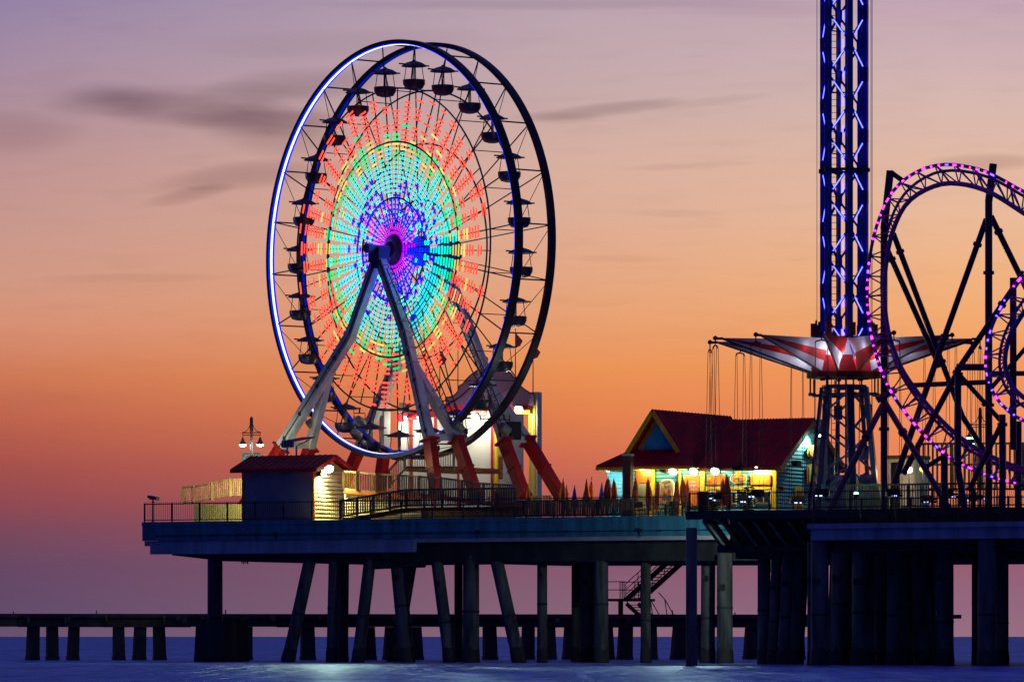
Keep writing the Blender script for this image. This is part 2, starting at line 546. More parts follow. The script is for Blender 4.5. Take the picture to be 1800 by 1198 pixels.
# ---------------------------------------------------------------- pier
def pile(mb, pt, pb, w, t, ztop, dark=False, n=14):
    a = Dz(pb, t, 0); b = Dz(pt, t, ztop)
    d = (b - a) / (ztop)
    r = w * a.y / F / 2
    foot = a - d * 1.2
    band = a + d * 0.55
    mb.tube(band, b, r * 1.0, r * 0.98, n, mi=0)
    # ragged dark marine growth up to the tide line
    e1 = d.cross(Vector((0, 1, 0))).normalized(); e2 = e1.cross(d)
    m = 18; rows = []
    for q, (zz, rr) in enumerate(((-1.2, 1.03), (-.1, 1.07), (.12, 1.10), (.32, 1.08), (.55, 1.05), (.8, 1.005))):
        for k in range(m):
            an = 2 * pi * k / m
            jit = 1 + rnd.uniform(-.03, .05) * (q not in (0, 5)); dz = rnd.uniform(-.07, .16) if q in (4, 5) else 0
            rows.append(a + d * (zz + dz) + (e1 * cos(an) + e2 * sin(an)) * r * rr * jit)
    mb.add(rows, [(q * m + k, q * m + (k + 1) % m, (q + 1) * m + (k + 1) % m, (q + 1) * m + k) for q in range(5) for k in range(m)], 1)
    # steel band and a bolt plate
    zc = rnd.uniform(2.2, 3.4)
    mb.tube(a + d * zc, a + d * (zc + .12), r * 1.03, n=n, mi=1)
    if rnd.random() < .5:
        zc = rnd.uniform(4.2, 5.2); mb.obox(a + d * zc - QV * r * .98, PV * r * .45, QV * .05, Z * .16, mi=1)


def build_pier():
    root = thing('amusement_pier', 'long concrete pleasure pier with teal painted fascia standing on slanted piles', 'pier', W(20, 10, 0))
    mb = MB(); mb.sbox(0.02, 82, 0.27, 26, 8.0, DECK); obj('deck', mb, M_deck, root)
    mb = MB(); mb.sbox(0, 42, 0, 0.25, 7.31, DECK + 0.03)
    for s in range(3, 42, 4):
        mb.sbox(s, s + 0.05, -0.012, 0.05, 7.33, 8.2)
    mb.sbox(-0.02, 42, -0.05, 0.27, 8.22, 8.40)
    obj('fascia', mb, M_fascia, root)
    mb = MB()
    mb.tube(W(1, -.06, 7.62), W(41, -.06, 7.60), .035, n=6)
    for s in range(2, 41, 3): mb.obox(W(s, -.05, 7.61), PV * .05, QV * .05, Z * .06)
    for s in (9.4, 23.1, 33.7): mb.obox(W(s, -.06, 7.62), PV * .14, QV * .06, Z * .12); mb.tube(W(s, -.06, 7.62), W(s, -.06, 7.2), .03, n=6)
    obj('conduit', mb, M_steel_d, root)
    s0, s1 = sat(265, .2), sat(728, .2)
    mb = MB(); mb.sbox(s0, s1, 0.12, 0.55, 6.5, 7.30); mb.sbox(sat(255, .2), s0 + 0.003, 0.14, 0.55, 7.0, 7.298)
    obj('edge_beam', mb, M_beamblue, root)
    mb = MB(); mb.sbox(s1 + .02, 42, 0.06, 0.5, 7.06, 7.298); obj('ledge', mb, M_concp, root)
    prof = [(0.75, 6.47), (4.5, 6.08), (15.5, 6.12), (16.5, 5.98), (41, 5.88), (82, 5.86), (82, 7.99), (0.75, 7.99)]
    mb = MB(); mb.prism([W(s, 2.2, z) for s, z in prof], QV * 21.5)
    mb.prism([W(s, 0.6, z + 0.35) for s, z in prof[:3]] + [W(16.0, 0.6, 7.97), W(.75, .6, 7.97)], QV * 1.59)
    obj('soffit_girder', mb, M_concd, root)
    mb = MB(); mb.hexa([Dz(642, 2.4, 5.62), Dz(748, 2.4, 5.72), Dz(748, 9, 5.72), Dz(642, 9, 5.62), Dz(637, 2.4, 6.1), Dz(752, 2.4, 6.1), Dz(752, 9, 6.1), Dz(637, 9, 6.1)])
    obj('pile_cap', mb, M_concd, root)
    mb = MB(); mb.sbox(sat(1335, 2), sat(1362, 2), 2, 2.6, 5.2, 5.9)
    obj('corner_brace', mb, M_concd, root)
    piles = [(546, 506, 23, 3), (588, 584, 21, 3), (604, 602, 20, 8), (651, 629, 22, 2.6), (698, 716, 27, 3.2), (723, 693, 24, 8.5),
             (767, 791, 22, 2.6), (806, 806, 15, 12), (828, 828, 29, 2.6), (871, 913, 24, 2.6), (953, 953, 18, 4), (1013, 1013, 17, 14),
             (1033, 1033, 26, 8), (1057, 1057, 25, 2.6), (1135, 1135, 18, 3), (1245, 1244, 26, 4), (1274, 1274, 28, 1.7),
             (378, 378, 27, 6.5)]
    for i, (pt, pb, w, t) in enumerate(piles):
        mb = MB(); pile(mb, pt, pb, w, t, 6.3)
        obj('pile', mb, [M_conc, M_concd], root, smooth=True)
    for px in list(range(1470, 1640, 20)):
        for t in (3, 13, 22):
            mb = MB(); pile(mb, px + t * .3, px + t * .3 + rnd.uniform(-6, 6), 24, t, 6.3)
            obj('pile', mb, [M_conc, M_concd], root, smooth=True)
    for s in (6.5, 13.0, 14.6, 26.0):
        mb = MB()
        for k in range(4): mb.tube(W(s + k * .13, 0.9, 6.2), W(s + k * .13, 0.9, 5.93 - .05 * (k % 2)), 0.04, n=6)
        obj('drain_pipe', mb, M_steel_d, root)
    # wide block footing under the lone corner pile
    mb = MB()
    for (x0, x1, y0, y1) in ((356, 409, 1092, 1156), (353, 412, 1152, 1175)):
        a, b = Dz(x0, 6, 0), Dz(x1, 6, 0)
        za, zb = zat(380, y1, 6), zat(380, y0, 6)
        mb.hexa([W(sat(x0, 6), 5, za), W(sat(x1, 6), 5, za), W(sat(x1, 6), 8, za), W(sat(x0, 6), 8, za),
                 W(sat(x0 + 2, 6), 5.1, zb), W(sat(x1 - 2, 6), 5.1, zb), W(sat(x1 - 2, 6), 7.9, zb), W(sat(x0 + 2, 6), 7.9, zb)])
    obj('pile_footing', mb, M_concd, root)

    # steel framed terrace in front of the shops
    mid = thing('steel_terrace', 'dark steel framed terrace jutting out with diagonal brackets below its edge', 'pier', W(46, -5, 0))
    sA, sB = sat(1208, -8.8), sat(1428, -8.8)
    mb = MB(); mb.sbox(sA, 84, -8.8, 0.2, 8.06, DECK - 0.02); obj('deck', mb, M_deck, mid)
    mb = MB(); mb.sbox(sA - .02, 84, -8.95, -8.81, 7.98, DECK + .02); mb.sbox(sA + 1.0, sA + 1.3, -8.7, 0, 7.7, 8.05); mb.sbox(sA + 2.6, sA + 2.9, -8.7, 0, 7.7, 8.05)
    obj('edge_beam', mb, M_steel_d, mid)
    w0 = sat(1283, -6.2)
    mb = MB(); mb.sbox(w0, 84, -6.2, -5.9, 6.61, 8.05); obj('back_wall', mb, mat('terrace_wall', (0.06, 0.06, 0.075), .7, var=.3), mid)
    mb = MB(); mb.sbox(sat(1262, -6.5), 84, -6.6, -5.6, 6.2, 6.6); obj('ledger_beam', mb, M_concd, mid)
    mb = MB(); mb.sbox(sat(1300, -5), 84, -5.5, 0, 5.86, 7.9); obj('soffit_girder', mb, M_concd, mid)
    for px in (1238, 1249, 1270, 1300, 1325, 1352, 1385, 1410):
        s = sat(px, -8.6)
        mb = MB(); mb.beam(W(s, -8.6, 7.95), W(s + 0.1, -6.25, 6.5), 0.22, 0.26); obj('bracket', mb, M_steel_d, mid)
    for (pt, pb, w, t) in [(1343, 1343, 23, -4.5), (1366, 1357, 19, -5), (1386, 1376, 22, -5.2), (1402, 1393, 24, -4.8), (1414, 1402, 20, -3.5), (1395, 1395, 24, 2)]:
        mb = MB(); pile(mb, pt, pb, w, t, 6.3); obj('pile', mb, [M_conc, M_concd], mid, smooth=True)

    rt = thing('concrete_platform', 'lower concrete platform with pale blue edge beam carrying the roller coaster', 'pier', W(62, -12, 0))
    sA = sat(1425, -15.6)
    mb = MB(); mb.sbox(sA, 84, -15.4, -8.97, 7.1, 7.5); obj('deck', mb, M_deck, rt)
    mb = MB(); mb.sbox(sA - .15, 84, -15.75, -15.41, 7.24, 7.52); mb.sbox(sA, 84, -15.62, -15.3, 6.64, 7.235)
    obj('edge_beam', mb, M_beamblue, rt)
    mb = MB(); mb.sbox(sA + .3, 84, -14.6, -14.2, 6.0, 7.08); mb.sbox(sA + .3, 84, -10.4, -9.8, 5.9, 7.08)
    for s in range(int(sA) + 1, 84, 5): mb.sbox(s, s + .5, -14.19, -10.41, 6.1, 7.07)
    obj('girder', mb, M_concd, rt)
    mb = MB(); mb.sbox(sA + .4, 84, -9.2, -8.96, 7.5, 8.38); obj('retaining_kerb', mb, M_concd, rt)
    for (pt, pb, w, t) in [(1441, 1441, 32, -15.0), (1424, 1424, 10, -13), (1517, 1517, 40, -10), (1548, 1548, 22, -7), (1592, 1590, 31, -8), (1614, 1627, 31, -9),
                           (1661, 1661, 31, -11), (1715, 1715, 14, -6), (1735, 1735, 34, -15.0), (1762, 1762, 22, -9), (1478, 1476, 34, -9), (1572, 1570, 24, -11),
                           (1822, 1822, 30, -12)]:
        mb = MB(); pile(mb, pt, pb, w, t, 6.6); obj('pile', mb, [M_conc, M_concd], rt, smooth=True)

    # lone mooring pile
    mb = MB()
    Y = 266
    a, b = P(1215.5, 1170, Y), P(1215.5, 927, Y); a.z = -1
    mb.lathe(a, [(0.30, 0), (0.30, 1.5), (0.292, 1.55), (0.292, b.z + 1 - .06), (0.25, b.z + 1)], 18)
    tag(obj('mooring_pile', mb, M_conc, smooth=True), 'single free standing dark round pile in front of the pier', 'pile')


build_pier()


# ---------------------------------------------------------------- low walkway behind
def build_walkway():
    root = thing('low_walkway', 'long low dark concrete fishing walkway just above the water', 'walkway', (-10, 335, 0))
    a, b = P(-120, 1078, 331), P(1688, 1082, 348)
    d = Vector((b.x - a.x, b.y - a.y, 0)); ln = d.length; d.normalize(); n = Vector((-d.y, d.x, 0))
    if n.y < 0: n = -n
    zt = 3.02

    def at(px, off=0.0):
        k = (px - CX) / F
        s = (k * a.y - a.x) / (d.x - k * d.y)
        return Vector((a.x, a.y, 0)) + d * s + n * off

    def bx(mb, x0, x1, o0, o1, z0, z1):
        p = [at(x0, o0), at(x1, o0), at(x1, o1), at(x0, o1)]
        mb.hexa([q + Z * z0 for q in p] + [q + Z * z1 for q in p])
    mb = MB(); bx(mb, -120, 1688, -0.25, 3.2, 2.75, zt); obj('walkway_slab', mb, M_concd, root)
    mb = MB()
    for k in range(34):
        x = rnd.uniform(-110, 1650); w = rnd.uniform(2, 9)
        bx(mb, x, x + w, -.31, -.26, rnd.uniform(2.3, 2.7), rnd.uniform(2.75, 2.98))
    obj('wear_patch', mb, mat('spalled_concrete', (.16, .15, .10), .9, var=.5, scale=2), root)  # patches of worn, spalled concrete along the slab edge
    mb = MB()
    edges = list(range(-120, 1690, 152)) + [1672]
    for e0, e1 in zip(edges[:-1], edges[1:]):
        dz = rnd.uniform(-.05, .04)
        bx(mb, e0 + .6, e1 - .6, 0, 0.5, 2.18 + dz, 2.745); bx(mb, e0 + .6, e1 - .6, 2.4, 2.9, 2.18, 2.745)
    obj('edge_girder', mb, M_concd, root)
    legs = [-95, 60, 95, 131, 212, 248, 284, 435, 545, 600, 654, 690, 735, 800, 866, 932, 970, 1005, 1072, 1103, 1147, 1197, 1240, 1325, 1409, 1480, 1560, 1640]
    for i, px in enumerate(legs):
        lean = (2.0 if i % 2 else -1.5) + rnd.uniform(-1.2, 1.2)
        mb = MB()
        Yb = at(px).y; hw = rnd.uniform(9.3, 11.6) * Yb / F
        pa, pb = at(px), at(px + lean)
        for (c0, w0, z0, c1, w1, z1) in ((pa, hw * 1.25, -1, pa, hw * 1.12, 0.22), (pa, hw * 1.02, 0.22, pb, hw * 0.93, 2.17)):
            e = d * w0; g = d * w1
            q0, q1 = c0 + n * .3, c1 + n * .3
            mb.hexa([q0 - e + Z * z0, q0 + e + Z * z0, q0 + e + n * .8 + Z * z0, q0 - e + n * .8 + Z * z0,
                     q1 - g + Z * z1, q1 + g + Z * z1, q1 + g + n * .8 + Z * z1, q1 - g + n * .8 + Z * z1])
        obj('leg', mb, M_concd, root)
    for x in (22, 168, 395, 520, 705, 832, 1180, 1290, 1585):
        mb = MB(); bx(mb, x, x + 1.6, -.2, -.1, zt + .003, zt + rnd.uniform(.12, .3)); obj('stub_post', mb, M_concd, root)
    # access stair from the pier down to the walkway
    st = thing('access_stair', 'dark steel stair with open treads going down from the pier to the walkway', 'stairs', at(1110, -1))
    t0, t1 = 17.0, 19.0

    def Q(px, py, t): return D(px, py, t)
    A, B = Q(1100, 1054, t0), Q(1186, 976, t0)
    off = QV * 2.0
    for o in (Vector((0, 0, 0)), off):
        mb = MB(); mb.beam(A + o, B + o, 0.07, 0.32); obj('stringer', mb, M_steel_d, st)
    mb = MB()
    for i in range(15):
        p = A.lerp(B, (i + .5) / 15); mb.hexa([p + Z * .02, p + PV * .28 + Z * .02, p + PV * .28 + off + Z * .02, p + off + Z * .02,
                                               p + Z * .07, p + PV * .28 + Z * .07, p + PV * .28 + off + Z * .07, p + off + Z * .07])
    obj('treads', mb, M_steel_d, st)
    for o in (Vector((0, 0, 0)), off):
        mb = MB()
        for hh in (.35, .65, 1.0): mb.tube(A + o + Z * hh, B + o + Z * hh, 0.028, n=6)
        for k in range(5):
            p = A.lerp(B, k / 4) + o; mb.tube(p, p + Z * 1.0, 0.025, n=6)
        obj('handrail', mb, M_steel_d, st)
    L0 = Q(1066, 1056, t0)
    mb = MB(); mb.hexa([L0, Q(1126, 1056, t0), Q(1126, 1056, t0) + off, L0 + off, L0 + Z * .16, Q(1126, 1056, t0) + Z * .16, Q(1126, 1056, t0) + off + Z * .16, L0 + off + Z * .16])
    obj('landing', mb, M_steel_d, st)
    for o in (Vector((0, 0, 0)), off):
        mb = MB()
        for hh in (.55, 1.05): mb.tube(L0 + o + Z * (.15 + hh), Q(1098, 1056, t0) + o + Z * (.15 + hh), 0.03, n=6)
        for px in (1068, 1090, 1097): p = Q(px, 1056, t0) + o; mb.tube(p, p + Z * 1.2, 0.03, n=6)
        obj('landing_rail', mb, M_steel_d, st)
    mb = MB(); p = Q(1091, 1056, t0 + .8); mb.beam(p, Vector((p.x, p.y, 2.9)), .3); obj('landing_post', mb, M_steel_d, st)
    A2, B2 = Q(1101, 1060, t0), Q(1126, 1083, t0)
    mb = MB()
    for o in (Vector((0, 0, 0)), off * .8):
        mb.beam(A2 + o, B2 + o, 0.06, 0.24)
    for i in range(5):
        p = A2.lerp(B2, (i + .5) / 5); mb.beam(p, p + off * .8, .25, .05)
    obj('lower_flight', mb, M_steel_d, st)
    mb = MB(); q = Q(1143, 1052, t0)
    for o in (Vector((0, 0, 0)), off):
        mb.tube(Q(1132, 1040, t0) + o, q + o, .03, n=6); mb.tube(q + o, Q(1147, 1080, t0) + o, .03, n=6); mb.tube(q + o, Q(1160, 1082, t0) + o, .03, n=6)
    obj('lower_rail', mb, M_steel_d, st)


build_walkway()


# ---------------------------------------------------------------- railings
def railing(label, pts, h=1.12, sp=2.2, bsp=0.13, mats=None, ext=0.0, low=0.14, pw=0.1, bw=0.025, name='railing', rw=0.07, group=None, mid=None):
    pts = [Vector(p) for p in pts]
    pm = mats or M_rail
    root = thing(name, label, 'railing', pts[0], group)
    posts = []
    rail, bott, bal = MB(), MB(), MB()
    for a, b in zip(pts[:-1], pts[1:]):
        ln = (b - a).length
        n = max(1, round(ln / sp))
        for i in range(n + 1):
            p = a.lerp(b, i / n)
            if not posts or (posts[-1] - p).length > 0.05: posts.append(p)
        rail.beam(a + Z * h, b + Z * h, rw, rw * .9)
        bott.beam(a + Z * low, b + Z * low, rw * .7, rw * .8)
        if mid: bott.beam(a + Z * mid, b + Z * mid, rw * .7, rw * .8)
        nb = max(1, int(ln / bsp))
        for i in range(nb):
            p = a.lerp(b, (i + .5) / nb)
            bal.beam(p + Z * low, p + Z * (h + ext if ext else h - rw * .46), bw, bw, up=Vector((0, 1, 0)))
    for p in posts:
        mb = MB(); mb.beam(p, p + Z * (h + .06), pw, pw, up=Vector((0, 1, 0))); obj('post', mb, pm, root)
    obj('top_rail', rail, pm, root); obj('bottom_rail', bott, pm, root); obj('baluster_infill', bal, pm, root)
    return root


def rl(*a): return [Dz(px, t, z) for px, t, z in a]


railing('thin dark metal railing with tall balusters along the teal pier edge', rl((254, .25, DECK), (598, .25, DECK), (1206, .25, DECK)), h=1.12, sp=2.05, ext=0.14, bw=0.02, pw=0.09)
railing('dark metal railing along the steel terrace edge in front of the shops', rl((1212, -8.6, DECK), (1800 + 60, -8.6, DECK)), h=1.0, sp=2.3, ext=0.16, bw=0.02)
railing('dark metal railing along the lower concrete platform edge', rl((1430, -15.2, 7.5), (1860, -15.2, 7.5)), h=1.3, sp=2.6, ext=0.1, bw=0.022, mid=.9)
# wooden ramps beside the booth
z0 = zat(600, 911, .9); z1 = zat(714, 892, .9)
railing('dark wooden ramp railing rising from the pier edge beside the booth', rl((599, .9, z0), (714, .9, z1), (905, .9, z1)), h=1.06, sp=1.15, bsp=.16, mats=M_woodd, low=.14, pw=.15, bw=.075, rw=.13, name='ramp_railing')
up = [(604, 3.0), (628, 3.0), (662, 3.0), (775, 3.0), (850, 3.0), (906, 3.0)]
ty = [827, 829, 832, 839, 849, 852]
upts = [Dz(px, t, zat(px, y, t) - 1.12) for (px, t), y in zip(up, ty)]
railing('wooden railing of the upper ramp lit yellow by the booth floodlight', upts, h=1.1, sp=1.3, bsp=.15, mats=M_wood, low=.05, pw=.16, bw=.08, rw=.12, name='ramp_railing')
mb = MB()
for a, b in zip(upts[:-1], upts[1:]):
    o = QV * 1.6
    mb.hexa([a - Z * .2 - QV * .05, b - Z * .2 - QV * .05, b - Z * .2 + o, a - Z * .2 + o, a - QV * .05, b - QV * .05, b + o, a + o])
rp = thing('upper_ramp', 'raised ramp with orange trim and cream boarded skirt beside the booth', 'ramp', upts[0])
obj('ramp_floor', mb, M_orange, rp)
mb = MB()
s0, s1 = sat(605, 3.05), sat(740, 3.05)
n = 9
for i in range(n):
    za = DECK + i * .185
    mb.hexa([W(s0, 3.05, za), W(s1, 3.05, za), W(s1, 3.12, za), W(s0, 3.12, za), W(s0, 3.09, za + .18), W(s1, 3.09, za + .18), W(s1, 3.12, za + .18), W(s0, 3.12, za + .18)])
obj('skirt_boarding', mb, M_cream, rp)
mb = MB()
s0 = sat(738, 3.05); s1 = sat(905, 3.05)
mb.sbox(s0, s1, 3.1, 3.16, DECK, 9.2)
obj('skirt_panel', mb, M_woodd, rp)
# lower ramp floor and its skirt
mb = MB()
pa = [Dz(601, 1.0, z0), Dz(714, 1.0, z1), Dz(905, 1.0, z1)]
for a, b in zip(pa[:-1], pa[1:]):
    mb.hexa([a - Z * .15, b - Z * .15, b - Z * .15 + QV * 1.5, a - Z * .15 + QV * 1.5, a, b, b + QV * 1.5, a + QV * 1.5])
tag(obj('lower_ramp', mb, M_deck), 'sloping wooden ramp deck beside the pier edge, behind the dark ramp railing', 'ramp')
# terrace inner wooden railing, boarding stair railing
railing('wooden railing of the boarding stairs beside the white ride station', [Dz(684, 11, zat(684, 829, 11) - 1.0), Dz(711, 11, zat(711, 796, 11) - 1.1), Dz(798, 11, zat(798, 796, 11) - 1.1)],
        h=1.1, sp=1.4, bsp=.16, mats=M_wood, low=.1, pw=.14, bw=.05, rw=.12, name='stair_railing')
mb = MB(); a, b = Dz(711, 11.05, zat(711, 819, 11)), Dz(798, 11.05, zat(798, 819, 11))
mb.hexa([a - Z * .3, b - Z * .3, b - Z * .3 + QV * 6, a - Z * .3 + QV * 6, a, b, b + QV * 6, a + QV * 6])
tag(obj('boarding_platform', mb, M_orange), 'raised brown boarding platform under the wheel', 'platform')
railing('brown wooden railing on the terrace behind the pier edge, right of the red ride legs', rl((870, 6, DECK + .5), (905, 6, DECK + .5)), h=1.2, sp=1.2, bsp=.16, mats=M_wood, pw=.14, bw=.05, rw=.12, name='terrace_railing')
railing('low wooden railing between the ride column and the first umbrellas', rl((936, 10, DECK + .3), (968, 10, DECK + .3)), h=1.25, sp=1.3, bsp=.16, mats=M_wood, pw=.14, bw=.05, rw=.12, name='terrace_railing')
railing('long brown slatted terrace fence behind the thin metal railing', rl((905, 1.3, DECK), (1112, 1.3, DECK)), h=1.02, sp=2.4, bsp=.15, mats=M_woodd, pw=.14, bw=.125, rw=.12, name='terrace_fence')
railing('yellow lit sloping wooden ramp railing behind the booth', [Dz(320, 6, zat(320, 856, 6) - 1.05), Dz(342, 6, zat(342, 855, 6) - 1.05), Dz(405, 6, zat(405, 842, 6) - 1.05), Dz(440, 6, zat(440, 842, 6) - 1.05)],
        h=1.05, sp=1.25, bsp=.14, mats=M_wood, low=.1, pw=.16, bw=.075, rw=.13, name='ramp_railing')
mb = MB()
s0, s1 = sat(341, 5.9), sat(440, 5.9)
k = int((s1 - s0) / .11)
for i in range(k):
    a = s0 + i * (s1 - s0) / k
    mb.sbox(a, a + .1, 5.9, 5.93, DECK, DECK + 1.2 + .01 * rnd.random())
mb.sbox(s0, s1, 5.94, 6.0, DECK + .2, DECK + .3); mb.sbox(s0, s1, 5.94, 6.0, DECK + .95, DECK + 1.05)
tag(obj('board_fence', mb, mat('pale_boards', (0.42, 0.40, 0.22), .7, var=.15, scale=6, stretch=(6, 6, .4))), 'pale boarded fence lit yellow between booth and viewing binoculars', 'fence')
railing('dark wooden railing between the swing tower and the coaster supports', rl((1488, -5, DECK), (1765, -5, DECK)), h=1.45, sp=2.0, bsp=.16, mats=M_woodd, pw=.15, bw=.06, rw=.12, name='terrace_fence')
railing('tall dark picket fence at the far edge of the pier behind the coaster', [Dz(1612, 8, zat(1612, 862, 8)), Dz(1860, 8, zat(1860, 862, 8))], h=2.7, sp=2.0, bsp=.28, mats=M_woodd, pw=.16, bw=.11, rw=.14, low=.1, name='picket_fence', mid=1.5)


# ---------------------------------------------------------------- floodlight maker
def flood(loc, aim, label, watt, col=WARM, size=.28, lens=None, spot=150, name='floodlight', arm=None, sea=None):
    loc, aim = Vector(loc), Vector(aim)
    d = (aim - loc).normalized()
    s = d.cross(Z).normalized(); u = s.cross(d)
    r = thing(name, label, 'light', loc)
    mb = MB()
    mb.hexa([loc - s * size * .6 - u * size * .5 - d * .22, loc + s * size * .6 - u * size * .5 - d * .22, loc + s * size * .6 + u * size * .5 - d * .22, loc - s * size * .6 + u * size * .5 - d * .22,
             loc - s * size - u * size * .8, loc + s * size - u * size * .8, loc + s * size + u * size * .8, loc - s * size + u * size * .8])
    mb.beam(loc - d * .2, loc - d * .2 + (Vector(arm) if arm else Z * .35), .06)
    obj('housing', mb, M_black, r)
    mb = MB(); mb.lathe(loc, [(size * .8, 0), (size * .72, size * .3), (size * .45, size * .55), (size * .1, size * .65)], 16, ax=d); obj('lens', mb, lens or E_flood, r, smooth=True)
    if watt: lamp(loc + d * (size * .7 + .08), col, watt, r, r=.15, spot=spot, aim=aim)
    if sea: lamp(loc + d * (size * .7 + .08), (.95, 1.0, .62), sea[2], r, r=.15, spot=sea[3], aim=((sea[0] - CX) * sea[1] / F, sea[1], 0))
    return r


# ---------------------------------------------------------------- booth at the pier corner
def siding(mb, a, b, z0, z1, out, step=.2, mi=0):
    """horizontal weather boards on a wall from a to b, facing out"""
    z = z0
    while z < z1 - .01:
        zz = min(z + step, z1)
        z_ = z + .045; mb.hexa([a + Z * z_ + out * .07, b + Z * z_ + out * .07, b + Z * z_, a + Z * z_, a + Z * zz + out * .02, b + Z * zz + out * .02, b + Z * zz, a + Z * zz], mi)
        z = zz


def flatW(s, t): return W(s, t, 0)


def build_booth():
    t0 = 1.5
    s0, s1 = sat(427, t0), sat(550, t0)
    dep = 3.7
    zt = zat(500, 824, t0); zr = zat(515, 806, t0 + dep / 2)
    r = thing('corner_booth', 'small booth with dark red gable roof, slate front and floodlit cream end wall', 'booth', W((s0 + s1) / 2, t0, DECK))
    mb = MB(); mb.sbox(s0, s1, t0, t0 + dep, DECK, zt); obj('wall', mb, M_grayw, r)
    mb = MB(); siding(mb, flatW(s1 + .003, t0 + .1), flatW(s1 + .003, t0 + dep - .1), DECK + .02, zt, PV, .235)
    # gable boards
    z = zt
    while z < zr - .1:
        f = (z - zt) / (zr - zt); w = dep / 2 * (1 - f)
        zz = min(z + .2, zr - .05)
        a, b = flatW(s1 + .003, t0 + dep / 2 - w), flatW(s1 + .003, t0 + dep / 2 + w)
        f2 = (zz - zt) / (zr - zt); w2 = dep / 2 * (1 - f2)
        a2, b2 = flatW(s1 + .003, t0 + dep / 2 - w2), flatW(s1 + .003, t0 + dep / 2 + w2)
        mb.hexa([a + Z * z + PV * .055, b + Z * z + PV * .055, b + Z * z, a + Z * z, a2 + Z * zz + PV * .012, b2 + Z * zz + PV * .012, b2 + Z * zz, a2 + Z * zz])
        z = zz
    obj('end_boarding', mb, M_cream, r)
    mb = MB()
    for t in (t0 - .02, t0 + dep - .1): mb.sbox(s1 - .06, s1 + .09, t, t + .14, DECK, zt)
    mb.sbox(s0 - .05, s0 + .08, t0 - .05, t0 + .1, DECK, zt)
    mb.sbox(s0, s1 - .08, t0 - .04, t0 + .01, zt - .16, zt)
    obj('corner_trim', mb, M_orange, r)
    ov, oe = .55, .55
    mb = MB()
    zl = zt - .1
    slope = (zr - zt) / (dep / 2)
    ze = zt - slope * ov + .12; zk = zr + .12
    for sgn in (-1, 1):
        tm = t0 + dep / 2; te = tm + sgn * (dep / 2 + ov)
        a0, a1 = W(s0 - oe, te, ze), W(s1 + oe, te, ze); b1, b0 = W(s1 + oe, tm, zk), W(s0 - oe, tm, zk)
        mb.hexa([a0, a1, b1, b0, a0 + Z * .09, a1 + Z * .09, b1 + Z * .09, b0 + Z * .09])
        kk = int((s1 - s0 + 2 * oe) / .4)
        for i in range(kk + 1):
            s = s0 - oe + .03 + i * .4
            mb.beam(W(s, te, ze + .1), W(s, tm, zk + .1), .05, .05)
    obj('roof', mb, M_boothroof, r)
    mb = MB()
    for sgn in (-1, 1):
        tm = t0 + dep / 2; te = tm + sgn * (dep / 2 + ov)
        mb.beam(W(s1 + oe + .03, te, ze - .05), W(s1 + oe + .03, tm, zk - .05), .05, .24)
        mb.beam(W(s0 - oe, te - .03, ze - .02), W(s1 + oe, te - .03, ze - .02), .05, .2)
    obj('barge_board', mb, M_redroof, r)
    fl = W(s1 + .38, t0 + 1.25, zt + .02)
    flood(fl, fl + PV * .6 - Z * .8 - QV * .45, 'glaring floodlight under the booth gable', 1900, col=(1.0, .90, .36), size=.34, spot=170, sea=(640, 262, 3600, 26))
    mb = MB(); c = W(s1 + .25, t0 + .45, zt - .25); mb.obox(c, PV * .16, QV * .16, Z * .2); mb.beam(c, c - PV * .26, .06)
    tag(obj('speaker_box', mb, M_black), 'small dark speaker box on the booth end wall by the corner', 'speaker')
    return r


build_booth()
p = Dz(433, 3.2, 11.1)
flood(p, Dz(385, 5.9, 9.2), 'floodlight at the hidden end of the booth shining on the sloping ramp', 800, col=(1.0, .88, .3), size=.12, spot=165)
p = Dz(1306, -4.6, 7.55)
q = thing('bulkhead_lamp', 'bulkhead lamp under the steel terrace lighting the teal fascia', 'light', p)
mb = MB(); mb.lathe(p, [(.05, -.1), (.13, -.06), (.15, .04)], 12); obj('globe', mb, E_lamp, q, smooth=True)
mb = MB(); mb.lathe(p + Z * .04, [(.18, 0), (.18, .06), (.06, .3)], 12); obj('housing', mb, M_black, q)
lamp(p - Z * .25 - PV * .2, (.75, 1.0, .85), 650, q, r=.15)


def build_small_awning():
    t = 4.5
    r = thing('striped_awning', 'small navy awning with striped valance on two posts above the booth roof', 'awning', Dz(512, t, DECK))
    z0 = zat(512, 786, t); zt = zat(512, 777, t); zb = zat(545, 768, t)
    sa, sb = sat(502, t), sat(524, t)
    for s in (sa + .12, sb - .12):
        mb = MB(); mb.beam(W(s, t, DECK), W(s, t, z0 + .1), .1); obj('post', mb, M_beamblue, r)
    mb = MB()
    a, b = W(sa, t - .5, zt), W(sb, t - .5, zt); c, d_ = W(sb + .6, t + 1.0, zb), W(sa + .6, t + 1.0, zb)
    mb.hexa([a, b, c, d_, a + Z * .07, b + Z * .07, c + Z * .07, d_ + Z * .07])
    mb.beam(W(sb - .05, t, z0 + .1), W(sb + .5, t + .8, zb - .02), .05)
    obj('canopy', mb, M_navy, r)
    mb = MB()
    k = 8
    for i in range(k):
        s = sa + (sb - sa) * i / k
        mb.sbox(s, s + (sb - sa) / k - .003, t - .52, t - .48, z0 - .02, zt, mi=i % 2)
    obj('valance', mb, [M_navy, M_beamblue], r)


build_small_awning()


